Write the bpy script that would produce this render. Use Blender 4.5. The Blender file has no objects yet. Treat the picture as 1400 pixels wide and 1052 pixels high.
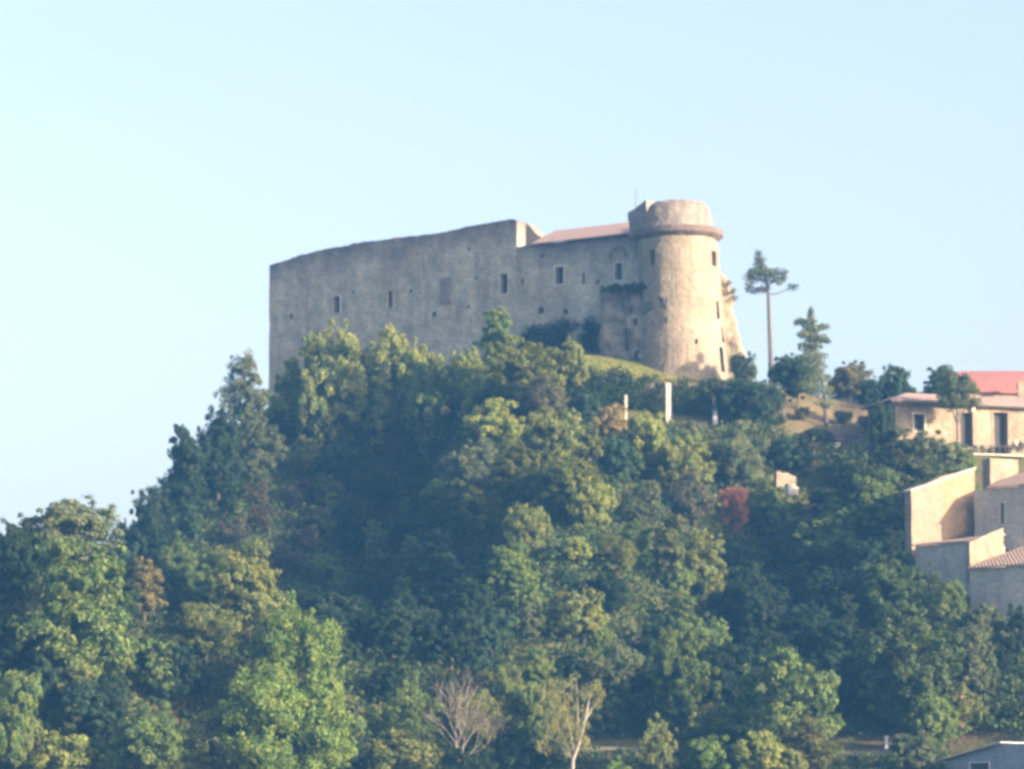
import bpy, math, random
import numpy as np
from mathutils import Vector, noise

SC = bpy.context.scene
COL = SC.collection
R = math.radians

# ------------------------------------------------------------------ camera
F_PX, CX, CY = 5604.0, 700.0, 526.0          # focal length in units of a 1400 px wide frame
PITCH = R(7.5)
cam_d = bpy.data.cameras.new('camera')
cam = bpy.data.objects.new('camera', cam_d)
COL.objects.link(cam)
cam.location = (0, 0, 0)
cam.rotation_euler = (R(90) + PITCH, 0, 0)
cam_d.sensor_width = 36
cam_d.lens = 36 * F_PX / 1400
cam_d.clip_start = 1
cam_d.clip_end = 6000
cam_d.dof.use_dof = True                      # the photograph is soft: slightly missed focus
cam_d.dof.focus_distance = 150
cam_d.dof.aperture_fstop = 0.95
SC.camera = cam
SC.cycles.filter_width = 2.2

# ------------------------------------------------------------------ sky and sun
SUN_EL, SUN_AZ = R(16), R(121)                # azimuth clockwise from +Y
world = bpy.data.worlds.new('World')
SC.world = world
world.use_nodes = True
wn = world.node_tree
wn.nodes.clear()
sky = wn.nodes.new('ShaderNodeTexSky')
sky.sky_type = 'NISHITA'
sky.sun_disc = False
sky.sun_elevation = SUN_EL
sky.sun_rotation = SUN_AZ
sky.altitude = 200
sky.air_density = 1.0
sky.dust_density = 4.5
sky.ozone_density = 0.4
bg = wn.nodes.new('ShaderNodeBackground')
bg.inputs['Strength'].default_value = 0.15
wo = wn.nodes.new('ShaderNodeOutputWorld')
wn.links.new(sky.outputs[0], bg.inputs[0])
wn.links.new(bg.outputs[0], wo.inputs[0])

sun_d = bpy.data.lights.new('sun', 'SUN')
sun_d.energy = 5.0
sun_d.angle = R(0.6)
sun_d.color = (1.0, 0.87, 0.60)
sun = bpy.data.objects.new('sun', sun_d)
COL.objects.link(sun)
sdir = Vector((math.sin(SUN_AZ) * math.cos(SUN_EL), math.cos(SUN_AZ) * math.cos(SUN_EL), math.sin(SUN_EL)))
sun.rotation_euler = sdir.to_track_quat('Z', 'Y').to_euler()
sun.location = (200, 300, 300)

SC.view_settings.view_transform = 'Standard'
SC.view_settings.look = 'None'
SC.view_settings.gamma = 1
SC.view_settings.use_curve_mapping = False
SC.view_settings.exposure = 1.32
SC.view_settings.use_white_balance = True
SC.view_settings.white_balance_temperature = 6500
SC.view_settings.white_balance_tint = 24
SC.cycles.max_bounces = 6
SC.cycles.volume_bounces = 1
SC.cycles.use_denoising = True

# ------------------------------------------------------------------ geometry of the view
CP, SP = math.cos(PITCH), math.sin(PITCH)


def ray(px, py):
    dx, dy = (px - CX) / F_PX, (CY - py) / F_PX
    return Vector((dx, CP - dy * SP, SP + dy * CP))


def P(px, py, D):
    r = ray(px, py)
    return r * (D / r.y)


def proj(x, y, z):
    fwd = y * CP + z * SP
    up = -y * SP + z * CP
    return CX + F_PX * x / fwd, CY - F_PX * up / fwd


# ------------------------------------------------------------------ terrain
CTRL = [
    # bottom row
    (-150, 1150, 372), (150, 1130, 372), (450, 1130, 374), (700, 1125, 378), (950, 1120, 376), (1200, 1110, 376), (1550, 1090, 372),
    (350, 1040, 392), (640, 1045, 394), (850, 1032, 394), (1050, 1036, 394), (1250, 1030, 395), (1400, 985, 398),
    # left spur
    (-100, 830, 395), (60, 800, 400), (120, 830, 398), (20, 950, 385), (160, 960, 388), (-150, 900, 405),
    (230, 880, 415), (330, 880, 408), (390, 940, 396),
    # gully
    (560, 960, 437), (500, 860, 470), (560, 760, 492), (450, 740, 490), (350, 760, 478), (560, 650, 507), (430, 640, 510),
    (260, 740, 478), (300, 640, 503), (340, 585, 515),
    # spur right of the gully
    (720, 960, 408), (740, 860, 416), (740, 760, 434), (720, 660, 458), (700, 580, 486), (640, 570, 500), (830, 700, 452), (850, 610, 474),
    # second hollow
    (900, 920, 420), (930, 800, 442), (960, 690, 464), (1050, 860, 450), (1060, 760, 468), (1130, 800, 466), (1150, 690, 464), (1050, 640, 474),
    (1180, 900, 424), (1260, 900, 414), (1320, 925, 410), (1420, 930, 405),
    # terrace below the tower and the right shoulder
    (800, 585, 482), (900, 582, 482), (980, 578, 483), (1040, 580, 484), (1100, 590, 484), (1180, 592, 484), (1140, 560, 496), (1060, 532, 500),
    (690, 495, 500), (760, 492, 499), (850, 505, 494), (930, 516.5, 494), (990, 520, 496), (1040, 528, 503), (1200, 560, 498), (1230, 620, 474),
    (1300, 640, 468), (1400, 648, 470), (1400, 612, 490), (1300, 605, 490), (1330, 700, 452), (1260, 780, 436), (1340, 860, 426), (1400, 870, 424), (1240, 700, 452),
    (450, 558, 523), (560, 548, 515), (370, 556, 534),
]
pts = [P(*c) for c in CTRL]
# plateau under and behind the castle, and the far flanks
pts += [Vector(p) for p in [(-20, 545, 67), (0, 535, 67), (20, 525, 67), (0, 560, 66), (30, 545, 66), (55, 530, 62), (80, 520, 62), (-30, 560, 60),
                            (-48, 520, 45), (-55, 490, 36), (-62, 460, 29), (-70, 430, 25), (-90, 410, 24), (-60, 560, 30), (-85, 520, 18), (-110, 470, 12), (-110, 380, 15),
                            (0, 600, 45), (60, 590, 45), (110, 540, 50), (110, 480, 52), (110, 420, 36), (110, 370, 14), (0, 640, 20), (-80, 620, 5)]]
PT = np.array([(p.x, p.y) for p in pts]) / 100.0
PZ = np.array([p.z for p in pts])


def _k(r2):
    return np.where(r2 > 1e-12, 0.5 * r2 * np.log(np.maximum(r2, 1e-12)), 0)


n_ = len(PT)
d2 = ((PT[:, None] - PT[None]) ** 2).sum(-1)
A_ = np.zeros((n_ + 3, n_ + 3))
A_[:n_, :n_] = _k(d2) + np.eye(n_) * 4e-4
A_[:n_, n_] = 1
A_[:n_, n_ + 1:] = PT
A_[n_:, :n_] = A_[:n_, n_:].T
W_ = np.linalg.solve(A_, np.concatenate([PZ, np.zeros(3)]))


def _ss(a, b, x):
    t = np.clip((x - a) / (b - a), 0, 1)
    return t * t * (3 - 2 * t)


def ground_np(x, y):
    x = np.asarray(x, float)
    y = np.asarray(y, float)
    xx, yy = np.clip(x, -118, 118) / 100, np.clip(y, 362, 640) / 100
    sh = xx.shape
    q = np.stack([xx.ravel(), yy.ravel()], 1)
    z = np.zeros(len(q))
    for i in range(0, len(q), 4000):
        b = q[i:i + 4000]
        z[i:i + 4000] = _k(((b[:, None] - PT[None]) ** 2).sum(-1)) @ W_[:n_] + W_[n_] + b @ W_[n_ + 1:]
    z = z.reshape(sh)
    far = np.maximum(np.maximum(_ss(118, 420, np.abs(x)), _ss(-362, -40, -y)), _ss(640, 900, y))
    base = -1.7 + 0.0 * x
    return z * (1 - far) + base * far


def ground(x, y):
    return float(ground_np(np.array([x]), np.array([y]))[0])


# ------------------------------------------------------------------ object helpers
def thing(name, label, cat, loc=(0, 0, 0), group=None):
    o = bpy.data.objects.new(name, None)
    COL.objects.link(o)
    o.location = loc
    o.empty_display_size = 0.5
    o['label'] = label
    o['category'] = cat
    if group:
        o['group'] = group
    return o


def mesh_obj(name, verts, faces, mat, parent=None, smooth=False):
    me = bpy.data.meshes.new(name)
    me.from_pydata([tuple(v) for v in verts], [], faces)
    me.update()
    if smooth:
        me.polygons.foreach_set('use_smooth', [True] * len(me.polygons))
    o = bpy.data.objects.new(name, me)
    COL.objects.link(o)
    if mat:
        me.materials.append(mat)
    if parent:
        o.parent = parent
        # children are authored in world space
        par = parent
        off = Vector((0, 0, 0))
        while par:
            off += par.location
            par = par.parent
        if off.length > 0:
            co = np.empty(len(me.vertices) * 3)
            me.vertices.foreach_get('co', co)
            co = co.reshape(-1, 3) - np.array(off)
            me.vertices.foreach_set('co', co.ravel())
            me.update()
    return o


class M:
    def __init__(s):
        s.v, s.f = [], []

    def quad(s, a, b, c, d):
        i = len(s.v)
        s.v += [a, b, c, d]
        s.f.append((i, i + 1, i + 2, i + 3))

    def poly(s, p):
        i = len(s.v)
        s.v += list(p)
        s.f.append(tuple(range(i, i + len(p))))

    def box8(s, p):
        """p: bottom 4 ccw from above, top 4"""
        i = len(s.v)
        s.v += [Vector(q) for q in p]
        for f in ((3, 2, 1, 0), (4, 5, 6, 7), (0, 1, 5, 4), (1, 2, 6, 5), (2, 3, 7, 6), (3, 0, 4, 7)):
            s.f.append(tuple(i + k for k in f))

    def obox(s, c, ex, ey, ez):
        """box with half-extents vectors"""
        c, ex, ey, ez = Vector(c), Vector(ex), Vector(ey), Vector(ez)
        s.box8([c - ex - ey - ez, c + ex - ey - ez, c + ex + ey - ez, c - ex + ey - ez,
                c - ex - ey + ez, c + ex - ey + ez, c + ex + ey + ez, c - ex + ey + ez])

    def tube(s, pts_, rad, n=6, cap=True):
        base = len(s.v)
        m = len(pts_)
        for i, p in enumerate(pts_):
            p = Vector(p)
            a = Vector(pts_[max(i - 1, 0)])
            b = Vector(pts_[min(i + 1, m - 1)])
            t = (b - a).normalized()
            u = t.cross(Vector((0.3, 1, 0.1))).normalized()
            w = t.cross(u)
            for k in range(n):
                an = 2 * math.pi * k / n
                s.v.append(p + (u * math.cos(an) + w * math.sin(an)) * rad[i])
        for i in range(m - 1):
            for k in range(n):
                k2 = (k + 1) % n
                s.f.append((base + i * n + k, base + i * n + k2, base + (i + 1) * n + k2, base + (i + 1) * n + k))
        if cap:
            s.f.append(tuple(base + (m - 1) * n + k for k in range(n)))

    def obj(s, name, mat, parent=None, smooth=False):
        return mesh_obj(name, s.v, s.f, mat, parent, smooth)


# ------------------------------------------------------------------ materials
def new_mat(name):
    m = bpy.data.materials.new(name)
    m.use_nodes = True
    nt = m.node_tree
    nt.nodes.clear()
    return m, nt


def nd(nt, t, **kw):
    n = nt.nodes.new(t)
    for k, v in kw.items():
        if k in n.inputs:
            n.inputs[k].default_value = v
        else:
            setattr(n, k, v)
    return n


def mixc(nt, fac, a, b, blend='MIX'):
    n = nt.nodes.new('ShaderNodeMix')
    n.data_type = 'RGBA'
    n.blend_type = blend
    for sock, val in ((n.inputs[0], fac), (n.inputs[6], a), (n.inputs[7], b)):
        if isinstance(val, bpy.types.NodeSocket):
            nt.links.new(val, sock)
        elif isinstance(val, (int, float)):
            sock.default_value = val
        else:
            sock.default_value = (*val, 1)
    return n.outputs[2]


def noise_tex(nt, scale, detail=4, rough=0.6, vec=None, lo=0.35, hi=0.65):
    t = nd(nt, 'ShaderNodeTexNoise', Scale=scale, Detail=detail, Roughness=rough)
    if vec is not None:
        nt.links.new(vec, t.inputs['Vector'])
    r = nd(nt, 'ShaderNodeMapRange')
    r.inputs['From Min'].default_value = lo
    r.inputs['From Max'].default_value = hi
    nt.links.new(t.outputs[0], r.inputs[0])
    return r.outputs[0]


def leaf_mat(name, trans=0.42, var=0.35):
    m, nt = new_mat(name)
    oi = nd(nt, 'ShaderNodeObjectInfo')
    geo = nd(nt, 'ShaderNodeNewGeometry')
    hsv = nd(nt, 'ShaderNodeHueSaturation')
    nt.links.new(oi.outputs['Color'], hsv.inputs['Color'])
    mr = nd(nt, 'ShaderNodeMapRange')
    mr.inputs['To Min'].default_value = 1 - var
    mr.inputs['To Max'].default_value = 1 + var
    nt.links.new(geo.outputs['Random Per Island'], mr.inputs[0])
    nt.links.new(mr.outputs[0], hsv.inputs['Value'])
    tc = nd(nt, 'ShaderNodeTexCoord')
    nz = noise_tex(nt, 0.7, 2, 0.5, tc.outputs['Object'], 0.35, 0.65)
    warm = mixc(nt, 1.0, hsv.outputs[0], (1.18, 1.08, 0.8), 'MULTIPLY')
    cold = mixc(nt, 1.0, hsv.outputs[0], (0.8, 0.95, 1.0), 'MULTIPLY')
    col = mixc(nt, nz, cold, warm)
    bs = nd(nt, 'ShaderNodeBsdfPrincipled', Roughness=0.6)
    bs.inputs['Specular IOR Level'].default_value = 0.12
    nt.links.new(col, bs.inputs['Base Color'])
    tr = nd(nt, 'ShaderNodeBsdfTranslucent')
    tcol = mixc(nt, 1.0, col, (1.1, 1.25, 0.6), 'MULTIPLY')
    nt.links.new(tcol, tr.inputs[0])
    mx = nd(nt, 'ShaderNodeMixShader', Fac=trans)
    nt.links.new(bs.outputs[0], mx.inputs[1])
    nt.links.new(tr.outputs[0], mx.inputs[2])
    out = nd(nt, 'ShaderNodeOutputMaterial')
    nt.links.new(mx.outputs[0], out.inputs[0])
    return m


def stone_mat(name, c1, c2, stain, stain_amt=0.6, cell=2.2, bump=0.3, patch=0.12, crest=0.0):
    m, nt = new_mat(name)
    tc = nd(nt, 'ShaderNodeTexCoord')
    v = tc.outputs['Object']
    big = noise_tex(nt, patch, 4, 0.6, v, 0.38, 0.62)
    mid = noise_tex(nt, 0.6, 5, 0.65, v, 0.35, 0.65)
    col = mixc(nt, big, c1, c2)
    # coursed rubble
    mp = nd(nt, 'ShaderNodeMapping')
    mp.inputs['Scale'].default_value = (1, 1, 1.7)
    nt.links.new(v, mp.inputs[0])
    vo = nd(nt, 'ShaderNodeTexVoronoi', Scale=cell)
    nt.links.new(mp.outputs[0], vo.inputs['Vector'])
    hv = nd(nt, 'ShaderNodeHueSaturation')
    sep = nd(nt, 'ShaderNodeSeparateColor')
    nt.links.new(vo.outputs['Color'], sep.inputs[0])
    vr = nd(nt, 'ShaderNodeMapRange')
    vr.inputs['To Min'].default_value = 0.84
    vr.inputs['To Max'].default_value = 1.14
    nt.links.new(sep.outputs[0], vr.inputs[0])
    nt.links.new(col, hv.inputs['Color'])
    nt.links.new(vr.outputs[0], hv.inputs['Value'])
    # weather streaks, stretched downwards
    mp2 = nd(nt, 'ShaderNodeMapping')
    mp2.inputs['Scale'].default_value = (0.45, 0.45, 0.09)
    nt.links.new(v, mp2.inputs[0])
    st = noise_tex(nt, 1.0, 5, 0.65, mp2.outputs[0], 0.45, 0.72)
    mul = nd(nt, 'ShaderNodeMath', operation='MULTIPLY')
    nt.links.new(st, mul.inputs[0])
    mul.inputs[1].default_value = stain_amt
    c3 = mixc(nt, mul.outputs[0], hv.outputs[0], stain)
    if crest:
        # weathered crest: the top courses are stained darker
        at = nd(nt, 'ShaderNodeAttribute', attribute_name='topdist')
        ad = nd(nt, 'ShaderNodeMath', operation='ADD')
        nsc = nd(nt, 'ShaderNodeMath', operation='MULTIPLY')
        nt.links.new(big, nsc.inputs[0])
        nsc.inputs[1].default_value = 1.6
        nt.links.new(at.outputs['Fac'], ad.inputs[0])
        nt.links.new(nsc.outputs[0], ad.inputs[1])
        cr = nd(nt, 'ShaderNodeMapRange')
        cr.inputs['From Min'].default_value = 1.2
        cr.inputs['From Max'].default_value = 4.6
        cr.inputs['To Min'].default_value = crest
        cr.inputs['To Max'].default_value = 0.0
        nt.links.new(ad.outputs[0], cr.inputs[0])
        c3 = mixc(nt, cr.outputs[0], c3, stain)
    mm = nd(nt, 'ShaderNodeMath', operation='MULTIPLY')
    nt.links.new(mid, mm.inputs[0])
    mm.inputs[1].default_value = 0.4
    c4 = mixc(nt, mm.outputs[0], c3, tuple(0.6 * x for x in c1))
    bs = nd(nt, 'ShaderNodeBsdfPrincipled', Roughness=0.9)
    bs.inputs['Specular IOR Level'].default_value = 0.15
    nt.links.new(c4, bs.inputs['Base Color'])
    bp = nd(nt, 'ShaderNodeBump', Strength=bump, Distance=0.12)
    nt.links.new(vo.outputs['Distance'], bp.inputs['Height'])
    bp2 = nd(nt, 'ShaderNodeBump', Strength=bump, Distance=0.3)
    nt.links.new(mid, bp2.inputs['Height'])
    nt.links.new(bp.outputs[0], bp2.inputs['Normal'])
    nt.links.new(bp2.outputs[0], bs.inputs['Normal'])
    out = nd(nt, 'ShaderNodeOutputMaterial')
    nt.links.new(bs.outputs[0], out.inputs[0])
    return m


def plain_mat(name, c1, c2, scale=1.5, rough=0.8, metallic=0.0, bump=0.2):
    m, nt = new_mat(name)
    tc = nd(nt, 'ShaderNodeTexCoord')
    nz = noise_tex(nt, scale, 5, 0.6, tc.outputs['Object'])
    col = mixc(nt, nz, c1, c2)
    bs = nd(nt, 'ShaderNodeBsdfPrincipled', Roughness=rough, Metallic=metallic)
    nt.links.new(col, bs.inputs['Base Color'])
    bp = nd(nt, 'ShaderNodeBump', Strength=bump, Distance=0.1)
    nt.links.new(nz, bp.inputs['Height'])
    nt.links.new(bp.outputs[0], bs.inputs['Normal'])
    out = nd(nt, 'ShaderNodeOutputMaterial')
    nt.links.new(bs.outputs[0], out.inputs[0])
    return m


def tile_mat(name, c1, c2):
    m, nt = new_mat(name)
    tc = nd(nt, 'ShaderNodeTexCoord')
    nz = noise_tex(nt, 1.4, 5, 0.7, tc.outputs['Object'])
    n2 = noise_tex(nt, 6, 2, 0.6, tc.outputs['Object'])
    col = mixc(nt, nz, c1, c2)
    mul = nd(nt, 'ShaderNodeMath', operation='MULTIPLY')
    nt.links.new(n2, mul.inputs[0])
    mul.inputs[1].default_value = 0.45
    col = mixc(nt, mul.outputs[0], col, tuple(0.5 * x for x in c1))
    wv = nd(nt, 'ShaderNodeTexWave', Scale=0.9, Distortion=1.5)
    nt.links.new(tc.outputs['Object'], wv.inputs['Vector'])
    bs = nd(nt, 'ShaderNodeBsdfPrincipled', Roughness=0.85)
    nt.links.new(col, bs.inputs['Base Color'])
    dk = nd(nt, 'ShaderNodeMath', operation='MULTIPLY')
    nt.links.new(wv.outputs['Fac'], dk.inputs[0])
    dk.inputs[1].default_value = 0.4
    col2 = mixc(nt, dk.outputs[0], col, tuple(0.45 * x for x in c2))
    nt.links.new(col2, bs.inputs['Base Color'])
    bp = nd(nt, 'ShaderNodeBump', Strength=0.8, Distance=0.12)
    nt.links.new(wv.outputs['Fac'], bp.inputs['Height'])
    nt.links.new(bp.outputs[0], bs.inputs['Normal'])
    out = nd(nt, 'ShaderNodeOutputMaterial')
    nt.links.new(bs.outputs[0], out.inputs[0])
    return m


def terrain_mat():
    m, nt = new_mat('hillside')
    at = nd(nt, 'ShaderNodeAttribute', attribute_name='dry')
    tc = nd(nt, 'ShaderNodeTexCoord')
    v = tc.outputs['Object']
    n1 = noise_tex(nt, 0.35, 6, 0.65, v)
    n2 = noise_tex(nt, 2.5, 4, 0.7, v)
    grass = mixc(nt, n1, (0.085, 0.095, 0.035), (0.17, 0.165, 0.06))
    straw = mixc(nt, n2, (0.33, 0.255, 0.13), (0.19, 0.165, 0.08))
    c = mixc(nt, at.outputs['Fac'], grass, straw)
    earth = mixc(nt, n2, (0.10, 0.075, 0.05), (0.17, 0.13, 0.09))
    n3 = noise_tex(nt, 0.18, 5, 0.6, v, 0.5, 0.7)
    c = mixc(nt, n3, c, earth)
    bs = nd(nt, 'ShaderNodeBsdfPrincipled', Roughness=0.95)
    bs.inputs['Specular IOR Level'].default_value = 0.1
    nt.links.new(c, bs.inputs['Base Color'])
    bp = nd(nt, 'ShaderNodeBump', Strength=0.8, Distance=0.3)
    nt.links.new(n2, bp.inputs['Height'])
    nt.links.new(bp.outputs[0], bs.inputs['Normal'])
    out = nd(nt, 'ShaderNodeOutputMaterial')
    nt.links.new(bs.outputs[0], out.inputs[0])
    return m


LEAF = leaf_mat('leaves')
LEAF_THIN = leaf_mat('thin_leaves', 0.48, 0.35)
BARK = plain_mat('bark', (0.07, 0.058, 0.048), (0.12, 0.10, 0.085), 3)
PALEBARK = plain_mat('pale_bark', (0.31, 0.285, 0.235), (0.22, 0.195, 0.16), 3)
STONE = stone_mat('castle_rubble', (0.385, 0.355, 0.275), (0.50, 0.485, 0.365), (0.14, 0.125, 0.125), 0.55, patch=0.16, crest=0.95)
SOOTY = stone_mat('sooty_rubble', (0.22, 0.20, 0.17), (0.34, 0.32, 0.26), (0.08, 0.075, 0.075), 0.85, patch=0.3, crest=1.0, bump=.5)
STONE_TOP = stone_mat('weathered_rubble', (0.235, 0.205, 0.18), (0.32, 0.28, 0.24), (0.13, 0.115, 0.11), 0.6, patch=.3)
TOWERSTONE = stone_mat('tower_rubble', (0.275, 0.235, 0.17), (0.345, 0.30, 0.215), (0.20, 0.16, 0.12), 0.65, patch=.2)
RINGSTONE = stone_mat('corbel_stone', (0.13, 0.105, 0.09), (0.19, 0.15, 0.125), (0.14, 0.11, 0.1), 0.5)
FRAMESTONE = plain_mat('dressed_stone', (0.55, 0.52, 0.43), (0.44, 0.41, 0.34), 2)
VOID = plain_mat('unlit_room', (0.03, 0.027, 0.025), (0.045, 0.04, 0.035), 2)  # near-black colour stands in for the darkness inside openings
ROOF_PALE = tile_mat('weathered_tiles', (0.50, 0.35, 0.28), (0.40, 0.28, 0.22))
ROOF_RED = tile_mat('red_tiles', (0.36, 0.13, 0.115), (0.30, 0.14, 0.12))
ROOF_TAN = tile_mat('tan_tiles', (0.50, 0.36, 0.26), (0.38, 0.25, 0.17))
CREAM = stone_mat('cream_rubble', (0.265, 0.22, 0.155), (0.36, 0.30, 0.215), (0.17, 0.13, 0.09), 0.65, 2.4, patch=.5)
OCHRE = stone_mat('ochre_plaster', (0.37, 0.27, 0.155), (0.31, 0.235, 0.14), (0.23, 0.17, 0.115), 0.5, .8, .15, patch=.6)
GREYSTONE = stone_mat('grey_house_stone', (0.44, 0.42, 0.345), (0.52, 0.50, 0.415), (0.26, 0.23, 0.21), 0.5, 2.6)
TANSTONE = stone_mat('tan_house_stone', (0.26, 0.205, 0.15), (0.32, 0.26, 0.19), (0.18, 0.135, 0.10), 0.5, 2.6)
WHITE = plain_mat('white_paint', (0.78, 0.76, 0.72), (0.68, 0.67, 0.64), 2, 0.6)
WOOD = plain_mat('dark_wood', (0.06, 0.045, 0.035), (0.1, 0.075, 0.055), 3)
SHEETMETAL = plain_mat('pale_sheet_metal', (0.50, 0.53, 0.53), (0.40, 0.43, 0.43), 1.5, 0.45)
SHEDWALL = plain_mat('grey_blue_boards', (0.27, 0.31, 0.33), (0.21, 0.25, 0.27), 1.5)
EARTH = plain_mat('earth_track', (0.24, 0.20, 0.125), (0.17, 0.15, 0.09), 1.2, 0.95)
ROCK = plain_mat('ochre_rock', (0.34, 0.22, 0.12), (0.22, 0.15, 0.09), 1.2, 0.95, bump=0.6)

# ------------------------------------------------------------------ ground sheet
def axis(lo, hi, step, far_lo, far_hi, n):
    core = np.arange(lo, hi + step, step)
    left = lo - (lo - far_lo) * (np.linspace(0, 1, n + 1)[1:] ** 1.6)
    right = core[-1] + (far_hi - core[-1]) * (np.linspace(0, 1, n + 1)[1:] ** 1.6)
    return np.concatenate([left[::-1], core, right])


gx = axis(-118, 118, 1.4, -900, 900, 22)
gy = axis(362, 580, 1.4, -150, 1150, 22)
XX, YY = np.meshgrid(gx, gy)
ZZ = ground_np(XX, YY)
near = (1 - _ss(118, 300, np.abs(XX)))
bumps = np.array([noise.fractal(Vector((x * 0.16, y * 0.16, 0)), 1.0, 2.0, 4) for x, y in zip(XX.ravel(), YY.ravel())]).reshape(XX.shape)
ZZ = ZZ + bumps * 0.35 * near
gv = np.stack([XX, YY, ZZ], -1).reshape(-1, 3)
nx, ny = len(gx), len(gy)
idx = np.arange(nx * ny).reshape(ny, nx)
gf = np.stack([idx[:-1, :-1], idx[:-1, 1:], idx[1:, 1:], idx[1:, :-1]], -1).reshape(-1, 4)
hill = mesh_obj('hillside', gv, gf.tolist(), terrain_mat(), None, True)
hill['kind'] = 'structure'
dry = np.zeros(nx * ny)
fw = gv[:, 1] * CP + gv[:, 2] * SP
gpx = CX + F_PX * gv[:, 0] / np.maximum(fw, 1)
gpy = CY - F_PX * (-gv[:, 1] * SP + gv[:, 2] * CP) / np.maximum(fw, 1)
for (cx, cy, sx, sy, D0, D1, a) in [(1140, 575, 70, 32, 476, 520, 1.0), (860, 505, 80, 14, 486, 500, 0.45), (1070, 535, 30, 20, 485, 510, 0.9), (1060, 590, 60, 16, 470, 490, 0.5)]:
    w = np.exp(-((gpx - cx) / sx) ** 2 - ((gpy - cy) / sy) ** 2) * ((gv[:, 1] > D0) & (gv[:, 1] < D1))
    dry = np.maximum(dry, a * np.clip(w * 1.6, 0, 1))
att = hill.data.attributes.new('dry', 'FLOAT', 'POINT')
att.data.foreach_set('value', dry)

# ------------------------------------------------------------------ walls with openings
class Frame:
    """vertical plane from A (left) to B (right), seen from outside"""
    def __init__(s, A, B):
        s.A, s.B = Vector((A[0], A[1])), Vector((B[0], B[1]))
        s.L = (s.B - s.A).length
        s.d = (s.B - s.A) / s.L
        s.n = Vector((s.d.y, -s.d.x))

    def at(s, u, z, w=0.0):
        q = s.A + s.d * u + s.n * w
        return Vector((q.x, q.y, z))

    def pix(s, px, py):
        r = ray(px, py)
        # A + d u = r t
        det = s.d.x * (-r.y) + r.x * s.d.y
        u = (-s.A.x * -r.y + -r.x * s.A.y) / det if abs(det) > 1e-9 else 0
        # solve 2x2: d*u - r*t = -A
        a, b, c, d_ = s.d.x, -r.x, s.d.y, -r.y
        D = a * d_ - b * c
        u = (-s.A.x * d_ + b * s.A.y) / D
        t = (-a * s.A.y + c * s.A.x) / D
        return u, r.z * t


def rough_at(p, amp, sc=0.5):
    if amp == 0:
        return 0
    return amp * noise.fractal(Vector((p[0] * sc, p[1] * sc, p[2] * sc)), 1.0, 2.0, 4)


def wall_grid(m, fn, u0, u1, zb, ztop, openings, step, zfix, reveal):
    """fn(u,z,w)->point (w outward). ztop: callable. openings: (ua,ub,za,zb)"""
    us = set(np.round(np.linspace(u0, u1, max(2, int((u1 - u0) / step) + 1)), 4))
    zs = set(np.round(np.linspace(zb, zfix, max(2, int((zfix - zb) / step) + 1)), 4))
    for a, b, c, d in openings:
        us = {x for x in us if not (abs(x - a) < step * .3 or abs(x - b) < step * .3)} | {round(a, 4), round(b, 4)}
        zs = {x for x in zs if not (abs(x - c) < step * .3 or abs(x - d) < step * .3)} | {round(c, 4), round(d, 4)}
    us = sorted(us)
    zs = sorted(zs)
    us[0], us[-1] = u0, u1
    nt = 5
    rows = [('z', z) for z in zs] + [('t', k / nt) for k in range(1, nt + 1)]

    def zz(r, u):
        return r[1] if r[0] == 'z' else zfix + (ztop(u) - zfix) * r[1]
    base = len(m.v)
    for r in rows:
        for u in us:
            m.v.append(fn(u, zz(r, u), 0))
    w = len(us)
    for j in range(len(rows) - 1):
        for i in range(w - 1):
            uc = (us[i] + us[i + 1]) / 2
            zc = (zz(rows[j], uc) + zz(rows[j + 1], uc)) / 2
            if any(a < uc < b and c < zc < d for a, b, c, d in openings):
                continue
            m.f.append((base + j * w + i, base + j * w + i + 1, base + (j + 1) * w + i + 1, base + (j + 1) * w + i))
    for a, b, c, d in openings:
        e = [(a, c), (b, c), (b, d), (a, d)]
        for k in range(4):
            (ua, za), (ub, zb_) = e[k], e[(k + 1) % 4]
            m.quad(fn(ua, za, 0), fn(ub, zb_, 0), fn(ub, zb_, -reveal), fn(ua, za, -reveal))
    return us


def block(name, fr, u0, u1, zb, ztop, thick, openings, mat, parent, step=0.6, zfix=None, rough=0.1, reveal=0.7):
    if not callable(ztop):
        zt = ztop
        ztop = lambda u: zt
    if zfix is None:
        zfix = min(ztop(u0), ztop(u1)) - 0.5
    m = M()

    def fn(u, z, w):
        p = fr.at(u, z, 0)
        return fr.at(u, z, w + rough_at(p, rough))
    us = wall_grid(m, fn, u0, u1, zb, ztop, openings, step, zfix, reveal)
    for i in range(len(us) - 1):
        a, b = us[i], us[i + 1]
        m.quad(fn(a, ztop(a), 0), fn(b, ztop(b), 0), fr.at(b, ztop(b), -thick), fr.at(a, ztop(a), -thick))
        m.quad(fr.at(b, zb, -thick), fr.at(a, zb, -thick), fr.at(a, ztop(a), -thick), fr.at(b, ztop(b), -thick))
    for u, s in ((u0, 1), (u1, -1)):
        nz_ = 12
        for k in range(nz_):
            z0 = zb + (zfix - zb) * k / nz_ if k < nz_ else zfix
            z1 = zb + (zfix - zb) * (k + 1) / nz_
            q = [fr.at(u, z0, -thick), fn(u, z0, 0), fn(u, z1, 0), fr.at(u, z1, -thick)]
            m.quad(*(q if s > 0 else q[::-1]))
        q = [fr.at(u, zfix, -thick), fn(u, zfix, 0), fn(u, ztop(u), 0), fr.at(u, ztop(u), -thick)]
        m.quad(*(q if s > 0 else q[::-1]))
    o = m.obj(name, mat, parent)
    us_ = [(fr.d.dot(Vector((q[0], q[1])) - fr.A), q[2]) for q in m.v]
    at_ = o.data.attributes.new('topdist', 'FLOAT', 'POINT')
    at_.data.foreach_set('value', [max(0.0, ztop(min(max(u, u0), u1)) - z) for u, z in us_])
    return o


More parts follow.
